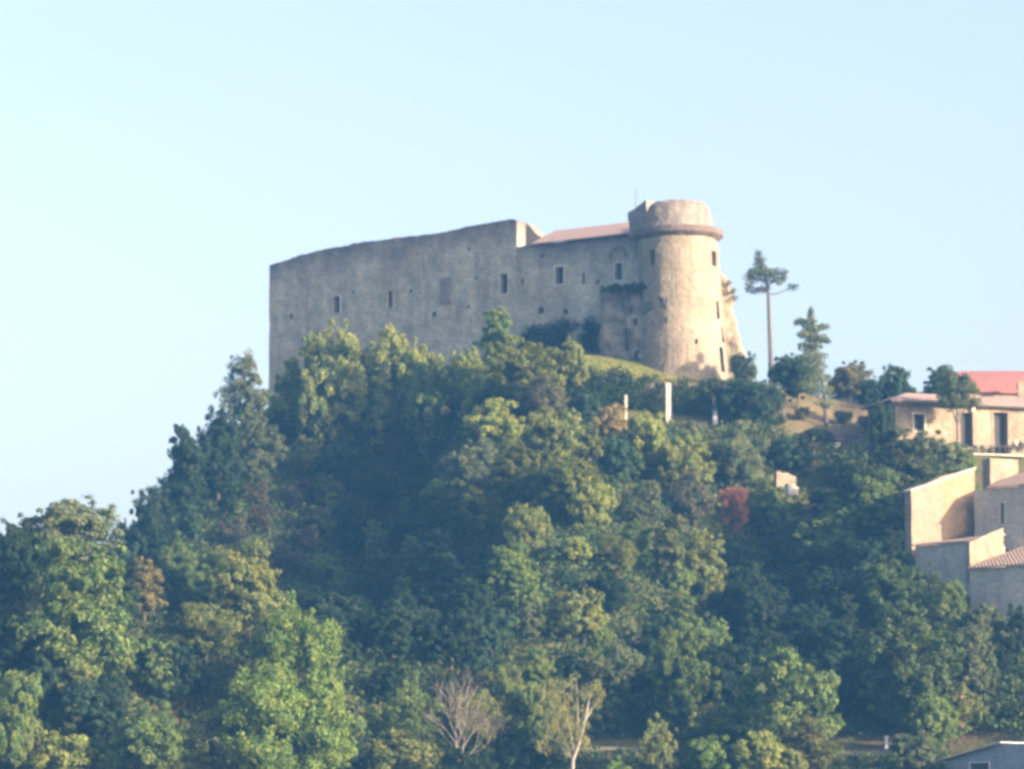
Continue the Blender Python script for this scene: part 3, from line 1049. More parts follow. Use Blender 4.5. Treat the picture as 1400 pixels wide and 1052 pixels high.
TREES = [
    # left spur
    ('round', 88, 678, 150, 110, G_GREY, 'large grey-green tree crowning the left spur against the sky'),
    ('round', 26, 708, 82, 120, G_DARK, 'dark tree at the left edge of the photo beside the spur-top grey-green tree'),
    ('round', 98, 752, 172, 190, G_MID, 'biggest mid-green tree on the left spur, below the grey-green crown'),
    ('tall', 198, 757, 56, 100, TAN, 'narrow olive-brown tree right of the big tree on the left spur'),
    ('round', 204, 674, 62, 110, G_DARK, 'small dark tree in the notch of the skyline at the foot of the left flank'),
    ('tall', 106, 884, 62, 120, G_OLIVE, 'slim dull olive tree standing below the big tree of the left spur'),
    ('round', 18, 905, 90, 150, G_MID, 'green tree cut by the left edge near the bottom corner'),
    ('round', 202, 962, 130, 130, G_MID, 'rounded mid-green tree on the bottom edge left of the bright spreading tree'),
    ('bush', 82, 1000, 100, 80, G_YEL, 'yellow-green bush on the bottom edge in the left corner'),
    ('bush', 30, 985, 70, 80, G_OLIVE, 'olive bush in the bottom left corner of the photo'),
    ('round', 342, 748, 116, 110, G_OLIVE, 'olive dome-shaped tree behind the top of the bright spreading tree'),
    ('airy', 282, 822, 100, 80, G_OLIVE, 'low olive tree to the left of the bright spreading tree'),
    ('layered', 408, 815, 166, 200, G_BRIGHT, 'tall bright green tree with layered drooping foliage, upper one of two'),
    ('layered', 392, 905, 222, 190, G_BRIGHT, 'wide bright green spreading tree in front, filling the lower left centre'),
    ('bush', 462, 972, 86, 90, G_MID, 'mid-green shrub at the lower right foot of the bright spreading tree'),
    ('round', 228, 862, 84, 100, G_DARK, 'small dark tree in the dip between big left tree and bright spreading tree'),
    ('round', 150, 930, 74, 90, G_DARK, 'dark tree wedged between slim olive tree and rounded bottom tree'),
    # left flank and along the long wall
    ('tall', 253, 572, 66, 150, G_DARK, 'dark evergreen standing out on the hill\'s left skyline'),
    ('airy', 330, 487, 78, 110, G_GREY, 'airy grey-green tree against the sky left of the castle corner'),
    ('round', 300, 556, 84, 130, G_DARK, 'dark tree between skyline evergreen and the airy grey-green tree'),
    ('round', 352, 560, 74, 100, G_DULL, 'dull grey-green tree just below the castle\'s left corner'),
    ('round', 396, 498, 70, 110, G_YEL, 'yellow-green tree at the foot of the castle\'s left corner', 515),
    ('round', 474, 419, 116, 130, (.26, .285, .10), 'tallest olive-yellow tree, its crown reaching the leftmost castle window', 511),
    ('round', 534, 441, 92, 110, (.26, .285, .10), 'olive-yellow tree between the tallest wall tree and the yellow-green one', 510),
    ('round', 438, 468, 84, 110, G_OLIVE, 'olive tree between the yellow-green corner tree and tallest wall tree', 510),
    ('round', 580, 446, 84, 110, G_YEL, 'yellow-green tree below and right of the second castle window from the left', 508),
    ('brush', 512, 500, 90, 90, PURP, 'greyish twiggy shrub below the two yellow trees at the long wall'),
    ('round', 585, 490, 74, 100, G_MID, 'mid-green tree right of the yellow-green one under the long wall', 503),
    ('tall', 681, 414, 62, 110, G_MID, 'pointed green tree rising in front of the castle below the middle window'),
    ('round', 636, 464, 62, 90, G_YEL, 'small yellow-green tree left of the pointed green tree'),
    ('round', 722, 450, 118, 110, (.15, .165, .045), 'sunlit yellow-green tree right of the pointed green tree'),
    ('bush', 775, 468, 66, 80, G_OLIVE, 'olive shrub at the left end of the grassy bank under the castle'),
    ('brush', 742, 506, 76, 80, PURP, 'grey-purple twiggy shrub below the sunlit yellow-green tree'),
    ('bush', 660, 508, 80, 80, G_YEL, 'yellow-green shrub under the small yellow-green wall tree'),
    ('round', 682, 540, 110, 90, G_YEL, 'brightest yellow-green tree in the middle of the sunny spur'),
    ('round', 752, 552, 90, 100, G_OLIVE, 'olive tree right of the brightest yellow-green tree on the spur'),
    ('airy', 650, 598, 80, 90, G_GREY, 'grey-green drooping tree under the brightest yellow-green tree'),
    ('round', 708, 602, 90, 90, (.12, .135, .045), 'light olive tree with hanging foliage in the spur\'s middle'),
    ('round', 664, 645, 76, 90, (.12, .14, .045), 'sunlit tree hanging at the edge of the dark gully'),
    ('round', 770, 620, 100, 90, (.13, .15, .045), 'yellow-olive tree on the sunny spur below the rust-orange shrub'),
    ('bush', 812, 655, 80, 70, G_YEL, 'yellow-green bush low on the spur under the yellow-olive tree'),
    ('bush', 725, 692, 76, 70, G_OLIVE, 'isolated olive bush, half sunlit, at the spur\'s lower edge'),
    ('small', 790, 733, 46, 40, G_YEL, 'little sunlit yellow shrub alone in the shade below the spur'),
    ('small', 806, 536, 40, 42, G_BLUE, 'small round bluish-green shrub under the ivy-covered terrace'),
    ('bush', 836, 553, 56, 54, ORANGE, 'rust-orange shrub in front of the ivy-covered terrace'),
    ('bush', 882, 562, 70, 90, G_YEL, 'yellow-green shrub right of the rust-orange shrub'),
    ('bush', 850, 596, 66, 60, G_BLUE, 'bluish-green shrub beneath the rust-orange shrub'),
    ('round', 932, 573, 90, 110, G_OLIVE, 'olive-green tree below the thick pale pillar'),
    ('airy', 1004, 572, 90, 110, G_GREY, 'pale grey-green tree right of the olive one, above the red shrub'),
    ('brush', 938, 636, 90, 90, PURP, 'purplish grey bare-looking shrub left of the red shrub'),
    ('brush', 880, 650, 70, 80, G_DULL, 'dull twiggy shrub at the right edge of the sunny spur'),
    ('brush', 999, 660, 54, 64, RUST, 'brick-red shrub in the middle of the green slope'),
    ('tall', 915, 697, 56, 110, (.12, .145, .06), 'pale green upright tree below the purplish shrub'),
    ('round', 962, 730, 80, 90, G_OLIVE, 'olive tree right of the pale upright one, under the red shrub'),
    ('round', 1052, 655, 80, 90, G_MID, 'mid-green tree right of the red shrub under the white wall remains'),
    # middle low
    ('bush', 725, 828, 50, 46, G_GREY, 'small pale grey-green shrub catching light in the dark lower gully'),
    ('bush', 788, 806, 88, 70, G_OLIVE, 'olive sunlit shrub right of the pale grey-green one in the lower gully'),
    ('airy', 846, 872, 60, 80, G_GREY, 'leaning grey-green tree left of the bright rounded tree'),
    ('round', 926, 855, 100, 140, (.10, .14, .04), 'bright rounded tree standing right of centre near the bottom'),
    ('bigleaf', 1084, 886, 160, 150, G_MID, 'wide tree with coarse dark and light leaf clumps, bottom right of centre'),
    ('bush', 905, 985, 64, 80, G_OLIVE, 'olive shrub in front of the bright rounded tree'),
    ('bush', 972, 1005, 84, 60, G_BRIGHT, 'bright green shrub on the bottom edge right of the olive shrub'),
    ('bush', 1040, 1000, 84, 70, G_YEL, 'yellow-green shrub on the bottom edge below the coarse-leaved tree'),
    ('airy', 1112, 984, 90, 80, (.14, .145, .06), 'pale olive feathery shrub on the bottom edge right of the yellow-green one'),
    ('tall', 688, 902, 36, 120, G_MID, 'slim green pointed tree between bare tree and yellow feathery tree'),
    ('round', 728, 930, 74, 100, G_MID, 'mid-green tree behind the yellow feathery tree'),
    ('round', 552, 930, 100, 110, G_MID, 'green tree left of the bare pale tree'),
    ('bush', 546, 998, 110, 70, G_OLIVE, 'olive bush on the bottom edge left of the bare tree'),
    ('bush', 850, 1040, 60, 40, G_BRIGHT, 'low bright green bush on the bottom edge beside the yellow feathery tree'),
    ('bush', 700, 1010, 70, 60, G_DARK, 'dark bush on the bottom edge between the bare and the feathery tree'),
    # right hollow and houses
    ('bigleaf', 1246, 826, 176, 160, (.085, .12, .05), 'large tree with big pale leaf clumps below the tan houses'),
    ('round', 1222, 748, 104, 110, (.08, .12, .05), 'green tree left of the tan house, above the big-clumped tree'),
    ('round', 1330, 850, 90, 110, G_DULL, 'dull green tree under the shaded stone house wall'),
    ('bush', 1272, 950, 80, 80, G_MID, 'green bush left of the ochre rock face'),
    ('bush', 1250, 1000, 70, 60, G_DULL, 'dull bush on the bottom edge left of the shed'),
    ('round', 1234, 592, 122, 100, (.085, .105, .055), 'broad dark-olive tree below the cream stone house'),
    ('round', 1142, 680, 110, 100, G_MID, 'dull green tree on the shaded slope left of the tan house'),
    ('round', 1096, 700, 74, 80, G_DULL, 'dull tree to the lower right of the red shrub'),
    ('round', 1204, 650, 90, 90, G_MID, 'mid-green tree beneath the broad dark-olive tree'),
    ('bush', 1080, 598, 70, 50, G_BLUE, 'bluish low bush under the straw-coloured slope'),
    ('bush', 1292, 604, 70, 46, G_GREY, 'grey-green bush in front of the cream stone house'),
    ('bush', 1318, 616, 40, 34, G_BRIGHT, 'light green bush beside the cream chimney block'),
    ('round', 1160, 485, 76, 70, (.15, .145, .095), 'brownish round tree on the ridge right of the silvery conifer', 507),
    ('round', 1090, 480, 66, 70, G_BLUE, 'dark bluish tree left of the silvery conifer on the ridge'),
    ('bush', 1066, 490, 36, 44, G_BLUE, 'small dark shrub at the foot of the tall umbrella pine'),
    ('round', 1226, 496, 62, 90, G_BLUE, 'bluish-green tree behind the left end of the cream house roof'),
    ('round', 1192, 514, 52, 60, G_BLUE, 'dark tree left of the cream stone house', 502),
    ('tall', 1286, 494, 62, 90, G_BLUE, 'bluish pointed tree rising behind the cream house roof'),
    ('stemmed', 1308, 506, 76, 112, G_DULL, 'dull thin tree in front of the cream house between window and doorway'),
    ('bush', 1016, 482, 42, 50, G_GREY, 'grey-green shrub at the right foot of the round tower'),
    ('airy', 1036, 514, 74, 70, G_BLUE, 'bluish thin tree right of the pale pillars, under the tower'),
    ('bush', 1000, 524, 60, 54, G_DARK, 'dark shrub between the tower foot and the pillars'),
    ('round', 1204, 545, 50, 66, G_DARK, 'dark round bush at the left corner of the cream stone house', 470),
    ('round', 1345, 812, 86, 100, G_DULL, 'dull tree against the shaded wall under the gabled house', 414),
    ('round', 1392, 826, 66, 110, G_DARK, 'dark tree at the right edge against the gabled house wall', 413),
    ('round', 1368, 880, 80, 110, G_DULL, 'dull dark tree at the right edge under the gabled house', 412),
    ('round', 1300, 790, 60, 70, G_MID, 'green tree before the shaded lean-to wall', 424),
    ('bush', 1385, 960, 60, 60, G_DARK, 'dark bush at the right edge above the shed', 398),
    ('small', 1098, 556, 26, 20, TAN, 'small brownish shrub at the left end of the straw-coloured slope'),
    ('small', 1152, 560, 30, 18, G_OLIVE, 'low olive shrub in the middle of the straw-coloured slope'),
    ('small', 1186, 568, 34, 20, G_DULL, 'low dull shrub at the right end of the straw-coloured slope'),
    ('small', 1116, 584, 36, 18, G_GREY, 'low grey-green shrub at the foot of the straw slope, left of the conifer trunk'),
]
for t_ in TREES:
    tree(*t_)

# ------------------------------------------------------------------ special trees
def tufts(rng, blobs, leaf, per, rnd=.7):
    P_, N_ = [], []
    for (c, r, k) in blobs:
        n = int(per * k)
        e = sph(rng, n)
        q = np.array(c) + e * np.array(r) * (rng.uniform(0, 1, (n, 1)) ** .4)
        P_.append(q)
        N_.append(e * .7 + rng.normal(size=(n, 3)) * rnd)
    return leaf_quads(np.concatenate(P_), np.concatenate(N_), leaf, rng, .4)


def crown_obj(root, v, mat, color, name='crown'):
    me = quads_mesh(name, v, mat)
    o = bpy.data.objects.new(name, me)
    o.color = (*color, 1)
    COL.objects.link(o)
    o.parent = root
    return o


def local_mesh(root, m, name, mat):
    me = bpy.data.meshes.new(name)
    me.from_pydata([tuple(q) for q in m.v], [], m.f)
    me.materials.append(mat)
    o = bpy.data.objects.new(name, me)
    COL.objects.link(o)
    o.parent = root
    return o


# umbrella pine
DP = 502.0
pb = P(1055, 522, DP)
pb.z = ground(pb.x, pb.y)
root = thing('umbrella_pine', 'tall thin umbrella pine with flat dark tufts standing alone right of the tower', 'tree', pb)
sc_ = DP / F_PX


def lp(px, py, dy=0):
    q = P(px, py, DP + dy) - pb
    return q


m = M()
m.tube([Vector((0, 0, -1)), lp(1054, 500), lp(1052.5, 460), lp(1051, 420), lp(1050, 398), lp(1047, 378), lp(1040, 352)], [.34, .3, .26, .23, .19, .13, .04], 8)
for (a, b, c) in [((1051, 403), (1062, 402), (1084, 393)), ((1050, 398), (1038, 398), (1026, 390)), ((1050, 390), (1060, 384), (1072, 374)), ((1049, 388), (1036, 382), (1024, 378)), ((1047, 380), (1055, 374), (1064, 371))]:
    m.tube([lp(*a), lp(*b), lp(*c, 0.6)], [.1, .07, .03], 5)
local_mesh(root, m, 'trunk', BARK)
rng = np.random.default_rng(5)
bl = []
for (x, y, rx, ry, k) in [(1037, 350, 6, 7, .8), (1038, 362, 8, 7, 1), (1034, 373, 12, 6, 1.1), (1024, 379, 7, 6, .7), (1048, 374, 14, 5, 1.2), (1064, 372, 12, 5, 1), (1072, 378, 5, 6, .5), (1066, 384, 9, 5, .8),
                          (1024, 392, 6, 6, .6), (1034, 397, 14, 4, 1), (1046, 394, 8, 4, .5), (1084, 393, 8, 4.5, .7), (1056, 384, 6, 4, .3)]:
    bl.append((tuple(lp(x, y, rng.uniform(-1, 1))), (rx * sc_, rx * sc_ * .9, ry * sc_), k))
bl += [(tuple(lp(x, y, rng.uniform(-1, 1))), (7 * sc_, 7 * sc_, 5 * sc_), .5) for x, y in [(1040, 368), (1046, 370), (1030, 384), (1044, 382), (1058, 378), (1040, 356), (1030, 372)]]
bl = [(c, (r[0] * 1.25, r[1] * 1.25, r[2] * 1.3), k * 1.2) for c, r, k in bl]
crown_obj(root, tufts(rng, bl, .17, 170), LEAF_THIN, (.11, .135, .10))

# silvery conifer with a long bare trunk
DC = 486.0
pb = P(1131, 622, DC)
pb.z = ground(pb.x, pb.y)
root = thing('conifer_tree', 'silvery conifer with ragged tiers and a bare dark lower trunk, right of the umbrella pine', 'tree', pb)
lp2 = lambda px, py, dy=0: P(px, py, DC + dy) - pb
m = M()
m.tube([Vector((0, 0, -1)), lp2(1130, 585), lp2(1127, 540), lp2(1115, 480), lp2(1110, 424)], [.34, .28, .22, .14, .03], 8)
local_mesh(root, m, 'trunk', BARK)
bl = []
sc_ = DC / F_PX
for (x, y, rx, ry, k) in [(1109, 428, 4, 8, .4), (1108, 440, 8, 5, .6), (1094, 441, 8, 5, .6), (1126, 447, 8, 4, .5), (1110, 450, 12, 5, 1), (1100, 458, 9, 5, .6), (1116, 462, 14, 5, 1), (1129, 466, 6, 4, .4),
                          (1108, 474, 15, 7, 1.3), (1112, 488, 17, 7, 1.4), (1110, 502, 18, 8, 1.4), (1114, 518, 20, 8, 1.2), (1120, 535, 18, 8, 1), (1106, 530, 14, 8, .8), (1128, 552, 12, 6, .4)]:
    bl.append((tuple(lp2(x, y, rng.uniform(-1, 1))), (rx * sc_, rx * sc_, ry * sc_), k))
bl = [(c, (r[0] * 1.25, r[1] * 1.25, r[2] * 1.2), k * 1.3) for c, r, k in bl]
crown_obj(root, tufts(rng, bl, .19, 330), LEAF_THIN, (.17, .20, .14))


def branch(m, rnd, p, d, L, r, lev, tips):
    q = p + d * L * .5 + Vector((rnd.uniform(-.1, .1), rnd.uniform(-.1, .1), 0)) * L
    e = q + (d + Vector((rnd.uniform(-.15, .15), rnd.uniform(-.15, .15), .12))).normalized() * L * .5
    m.tube([p, q, e], [r, r * .8, r * .6], 6 if lev > 2 else 4, False)
    tips.append(e)
    if lev == 0:
        return
    for k in range(rnd.choice([2, 3, 3]) if lev > 1 else 3):
        nd_ = (d + Vector((rnd.uniform(-.75, .75), rnd.uniform(-.75, .75), rnd.uniform(-.05, .35)))).normalized()
        s = q.lerp(e, rnd.uniform(.1, 1)) if k else e
        branch(m, rnd, s, nd_, L * rnd.uniform(.6, .8), r * .58, lev - 1, tips)


# bare pale tree
DB = 386.0
pb = P(628, 1060, DB)
pb.z = ground(pb.x, pb.y)
root = thing('bare_tree', 'leafless pale tree with fan of fine branches at the bottom centre', 'tree', pb)
m = M()
rnd = random.Random(3)
tips = []
hgt = P(628, 920, DB).z - pb.z
s0 = P(629, 1030, DB) - pb
m.tube([Vector((0, 0, -1)), s0], [.3, .24], 8)
for d, kl, kr in [((-.04, .05, 1), .42, 1.25), ((-.38, .2, .9), .3, .85), ((.2, .1, 1), .33, .9), ((.62, -.1, .75), .28, .75), ((-.2, -.3, .9), .3, .8)]:
    branch(m, rnd, s0, Vector(d).normalized(), hgt * kl, .13 * kr, 4, tips)
top_h = max(v.z for v in m.v)
kz = hgt / top_h
for v in m.v:
    v.z = v.z * kz
    v.x = max(-3.6, min(3.3, v.x * .76))
local_mesh(root, m, 'trunk', PALEBARK)
rng = np.random.default_rng(8)
tp = np.array([(t.x * .76, t.y, t.z * kz) for t in tips])
tp = np.repeat(tp, 7, 0) + rng.normal(size=(len(tp) * 7, 3)) * .4
crown_obj(root, leaf_quads(tp, rng.normal(size=tp.shape), .10, rng, .35), LEAF_THIN, (.20, .165, .13), 'dry_leaves')
OCC.append((585, 675, 915, 1052, DB - 6))

# yellow feathery tree with a leaning pale trunk
pb = P(782, 1060, DB)
pb.z = ground(pb.x, pb.y)
root = thing('feathery_tree', 'yellow-olive feathery tree with a bent pale trunk at the bottom centre', 'tree', pb)
lp3 = lambda px, py, dy=0: P(px, py, DB + dy) - pb
m = M()
m.tube([Vector((0, 0, -1)), lp3(783, 1040), lp3(794, 1010), lp3(802, 975), lp3(806, 950)], [.22, .19, .15, .12, .05], 7)
for (a, b, c) in [((783, 1040), (765, 1000), (752, 955)), ((786, 1032), (776, 985), (770, 940)), ((790, 1018), (790, 975), (788, 930)), ((783, 1038), (756, 1010), (742, 975)), ((800, 985), (812, 965), (822, 948))]:
    m.tube([lp3(*a), lp3(*b, .4), lp3(*c, -.3)], [.1, .07, .025], 5)
local_mesh(root, m, 'trunk', PALEBARK)
bl = []
sc_ = DB / F_PX
for k in range(120):
    x = rng.uniform(736, 824)
    y = rng.uniform(932, 1030)
    if x > 805 and y > 965:
        continue
    bl.append((tuple(lp3(x, y, rng.uniform(-1.6, 1.6))), (6 * sc_, 6 * sc_, 9 * sc_), .6))
for (x, y) in [(786, 925), (772, 935), (815, 940), (822, 950), (745, 950), (758, 942)]:
    bl.append((tuple(lp3(x, y)), (8 * sc_, 8 * sc_, 8 * sc_), .8))
crown_obj(root, tufts(rng, bl, .13, 75, .8), LEAF_THIN, (.27, .265, .125))
OCC.append((735, 830, 920, 1052, DB - 6))

# ------------------------------------------------------------------ terrace under the tower
# ivy hanging over the terrace edge
def ivy(name, label, cat, frp, blobs, leaf, per, color, seed=1):
    rng = np.random.default_rng(seed)
    c0 = Vector(np.mean([b[0] for b in blobs], 0))
    root = thing(name, label, cat, c0)
    bl = [((Vector(c) - c0)[:], r, k) for c, r, k in blobs]
    crown_obj(root, tufts(rng, bl, leaf, per), LEAF, color, 'foliage')
    return root


FT = Frame(P(776, 540, 486).xy, P(1075, 548, 487).xy)
terr = thing('terrace_wall', 'overgrown stone terrace wall under the round tower', 'wall', (FT.at(FT.L / 2, 61)))
ttop = interp([FT.pix(x, y) for x, y in [(770, 508), (800, 506), (840, 510), (880, 514), (920, 519), (990, 521), (1030, 528), (1080, 536)]])
block('wall', FT, 0, FT.L, 54, lambda u: ttop(u) - .5, 1.5, [], STONE_TOP, terr, .8, 62.0, .3)
blobs = []
rng = np.random.default_rng(21)
for k in range(330):
    px = rng.uniform(770, 1070)
    if 907 < px < 921 and rng.uniform() < .7:
        continue
    yt = np.interp(px, [776, 840, 920, 1000, 1070], [503, 508, 519, 524, 535])
    py = yt + (rng.uniform(0, 1) ** 1.2) * np.interp(px, [776, 880, 930, 1070], [62, 50, 48, 44])
    c = P(px, py, 485.3 + rng.uniform(-.7, .2))
    blobs.append((tuple(c), (.65, .5, .75), 1))
ivy('hanging_ivy', 'dark green ivy and brush hanging over the terrace wall below the tower', 'ivy', None, blobs, .2, 60, (.06, .09, .045), 2)


def post(px, y0, y1, w, D, name, label, mat, cat='post'):
    a, b = P(px, y1, D), P(px, y0, D)
    g = ground(a.x, a.y)
    root = thing(name, label, cat, (a.x, a.y, min(g, a.z)))
    h = b.z - root.location.z
    r = w * D / F_PX / 2
    m = M()
    m.obox((0, 0, h / 2 - .3), (r, 0, 0), (0, r, 0), (0, 0, h / 2 + .3))
    local_mesh(root, m, 'shaft', mat)
    m = M()
    m.obox((0, 0, h + .06), (r * 1.25, 0, 0), (0, r * 1.25, 0), (0, 0, .058))
    local_mesh(root, m, 'cap', mat)
    return root


post(914, 526, 570, 6.8, 483.2, 'stone_pillar', 'thick pale pillar against the terrace wall below the tower', FRAMESTONE, 'pillar')
post(856, 542, 572, 3.2, 482.6, 'white_post', 'slim pale post left of the thick pillar, before the terrace wall', FRAMESTONE)
post(978, 545, 572, 6, 482.6, 'white_post', 'short white post with a pale lump, right of the thick pillar', WHITE)

# ivy on the bastion and dark growth in the corner by the hall wall
blobs = []
for k in range(34):
    px, py = rng.uniform(824, 884), rng.uniform(388, 399)
    q = FB.pix(px, py)
    blobs.append((tuple(FB.at(q[0], min(q[1], btop(q[0]) + .1), .15)), (.4, .25, .25), 1))
for k in range(5):
    px, py = rng.uniform(850, 864), rng.uniform(405, 430)
    q = FB.pix(px, py)
    blobs.append((tuple(FB.at(q[0], q[1], .2)), (.3, .2, .4), .7))
ivy('wall_ivy', 'dark ivy capping the crumbling bastion beside the tower', 'ivy', None, blobs, .14, 36, (.055, .065, .05), 3)
blobs = []
for k in range(80):
    px = rng.uniform(716, 822)
    yt = np.interp(px, [716, 740, 800, 822], [458, 446, 438, 440])
    py = rng.uniform(yt, 495)
    q = FW.pix(px, py)
    blobs.append((tuple(FW.at(q[0], q[1], rng.uniform(.3, .9))), (.9, .6, .8), 1))
ivy('climbing_ivy', 'dark climbing plants in the shaded corner at the hall wall foot', 'ivy', None, blobs, .2, 90, (.05, .07, .05), 4)
# plants on the ruined flank
blobs = []
for (x, y, r) in [(1002, 398, .45), (1004, 408, .5), (996, 388, .35), (1012, 486, .5), (1008, 500, .6), (992, 508, .5)]:
    blobs.append((tuple(P(x, y, 501.2)), (r, r, r), 1))
ivy('wall_shrub', 'small dark tufts growing from the ruined flank right of the tower', 'ivy', None, blobs, .17, 50, (.09, .085, .05), 5)

# ------------------------------------------------------------------ houses on the right
def fop(fr, px, py, w, h):
    ua, zt = fr.pix(px - w / 2, py - h / 2)
    ub, zb = fr.pix(px + w / 2, py + h / 2)
    return (ua, ub, zb, zt)


# upper cream house
FA = Frame(P(1225, 600, 475).xy, P(1420, 600, 481).xy)
hA = thing('stone_house', 'cream stone house with tiled roof and dark doorways at the right edge', 'house', FA.at(0, 53))
zA = FA.pix(1230, 549)[1]
opsA = [fop(FA, 1256.5, 578, 15, 23), fop(FA, 1321, 588, 18, 48), fop(FA, 1368, 594, 20, 60)]
block('wall', FA, 0, FA.L, 48, zA, 8, opsA, CREAM, hA, .5, zA - .5, .08, .8)
window(FA, opsA[0], hA, .8, 'window', .2, FRAMESTONE)
for o_ in opsA[1:]:
    window(FA, o_, hA, .8, 'doorway', .22, CREAM)
m = M()
slab(m, FA.at(-.9, zA + .1, .8), FA.at(FA.L, zA + .1, .8), FA.at(FA.L, zA + 1.6, -4), FA.at(3.2, zA + 1.6, -4), .18)
m.poly([FA.at(-.9, zA + .1, .8), FA.at(3.2, zA + 1.6, -4), FA.at(-.9, zA + .1, -9)])
m.quad(FA.at(FA.L, zA + .1, -9), FA.at(-.9, zA + .1, -9), FA.at(3.2, zA + 1.6, -4), FA.at(FA.L, zA + 1.6, -4))
rA = m.obj('roof', ROOF_PALE, hA)
m = M()
m.obox(FA.at(FA.L / 2 - .45, zA - .16, .55), Vector((FA.d.x, FA.d.y, 0)) * (FA.L / 2 + .4), Vector((FA.n.x, FA.n.y, 0)) * .28, (0, 0, .13))
m.obj('eave_board', WOOD, rA)
# balcony in front of the doorways with plants and pots
u0, zt_ = FA.pix(1322, 600)
u1, _ = FA.pix(1393, 600)
zb_ = FA.pix(1350, 624)[1]
m = M()
m.obox(FA.at((u0 + u1) / 2, zb_, .9), Vector((FA.d.x, FA.d.y, 0)) * ((u1 - u0) / 2), Vector((FA.n.x, FA.n.y, 0)) * .88, (0, 0, .1))
bal = m.obj('balcony', GREYSTONE, hA)
for k in range(9):
    u = u0 + (u1 - u0) * (k + .5) / 9
    m = M()
    m.obox(FA.at(u, zb_ + .55, 1.68), Vector((FA.d.x, FA.d.y, 0)) * .03, Vector((FA.n.x, FA.n.y, 0)) * .03, (0, 0, .44))
    m.obj('baluster', WOOD, bal)
m = M()
m.obox(FA.at((u0 + u1) / 2, zb_ + 1.04, 1.68), Vector((FA.d.x, FA.d.y, 0)) * ((u1 - u0) / 2), Vector((FA.n.x, FA.n.y, 0)) * .04, (0, 0, .04))
m.obj('handrail', WOOD, bal)
blobs = [(tuple(FA.at(u0 + (u1 - u0) * t, zb_ + .5 + h, 1.3)), (.5, .35, .45), 1) for t, h in [(.05, .1), (.2, .2), (.35, 0), (.5, .25), (.62, .1), (.78, .5), (.9, .3), (.85, 1.0), (.95, .7)]]
ivy('balcony_plants', 'dark potted plants crowding the balcony of the cream house', 'plant', None, blobs, .18, 60, (.035, .045, .035), 6)
for (x, y, lab) in [(1328, 561, 'small white lantern beside the left doorway of the cream house'), (1381, 608, 'white pot on the right end of the balcony')]:
    q = FA.pix(x, y)
    o = thing('white_lantern' if y < 570 else 'plant_pot', lab, 'lamp' if y < 570 else 'pot', FA.at(q[0], q[1], .3 if y < 570 else 1.5))
    m = M()
    m.tube([(0, 0, -.25), (0, 0, -.1), (0, 0, .2), (0, 0, .3)], [.12, .22, .3, .24], 10)
    local_mesh(o, m, 'body', WHITE)
    m = M()
    m.tube([(0, 0, .3), (0, 0, .36)], [.28, .2], 10)
    local_mesh(o, m, 'rim', WHITE)

# red-roofed house behind
FR = Frame(P(1300, 540, 498).xy, P(1440, 540, 502).xy)
hR = thing('red_roofed_house', 'house behind with a red hipped roof above the cream house', 'house', FR.at(0, 58))
zR = FR.pix(1350, 536)[1]
block('wall', FR, 0, FR.L, 55, zR, 8, [], CREAM, hR, 1, zR - .6, .06)
m = M()
a, b, c, d = FR.at(-.6, zR, .6), FR.at(FR.L + .6, zR, .6), FR.at(FR.L - 2, FR.pix(1380, 505)[1] + .45, -4), FR.at(2.6, FR.pix(1330, 507)[1] + .45, -4)
slab(m, a, b, c, d, .16)
m.poly([a, d, FR.at(-.6, zR, -8.6)])
m.quad(FR.at(FR.L + .6, zR, -8.6), FR.at(-.6, zR, -8.6), d, c)
rR = m.obj('roof', ROOF_RED, hR)
m = M()
pc = P(1397, 532, 497)
m.obox((pc.x, pc.y, pc.z - .8), (.5, 0, 0), (0, .5, 0), (0, 0, 1.7))
m.obj('chimney', CREAM, rR)

# tan ruin-like house with tall sunlit walls
FBs = Frame(P(1246, 700, 440).xy, P(1333, 700, 446).xy)
hB = thing('tan_house', 'roofless tan house with a tall two-toned sunlit wall at the right', 'house', FBs.at(0, 38))
uS = FBs.pix(1289, 700)[0]
topB = interp([FBs.pix(x, y) for x, y in [(1245, 673), (1290, 651), (1334, 641)]])
block('stone_wall', FBs, 0, uS, 30, topB, 1.0, [], TANSTONE, hB, .6, topB(0) - .4, .1)
block('plaster_wall', FBs, uS + .002, FBs.L, 30, topB, 1.0, [], OCHRE, hB, .6, topB(uS) - .4, .05)
m = M()
slab(m, FBs.at(-.15, topB(0) + .16, .18), FBs.at(FBs.L + .1, topB(FBs.L) + .16, .18), FBs.at(FBs.L + .1, topB(FBs.L) + .17, -1.1), FBs.at(-.15, topB(0) + .17, -1.1), .14)
m.obj('coping', FRAMESTONE, hB)

# low lean-to in front with shaded wall
FCs = Frame(P(1252, 780, 436).xy, P(1328, 780, 431).xy)
hC = thing('lean_to', 'low lean-to with a shaded grey wall in front of the tan house', 'building', FCs.at(0, 34))
zC = FCs.pix(1290, 744)[1]
block('wall', FCs, 0, FCs.L, 26, zC, 6, [], GREYSTONE, hC, .5, zC - .5, .1)
m = M()
slab(m, FCs.at(-.2, zC + .16, .3), FCs.at(FCs.L + .15, zC + .16, .3), FCs.at(FCs.L + .15, zC + 1.3, -6), FCs.at(-.2, zC + 1.1, -6), .15)
m.obj('roof', ROOF_TAN, hC)

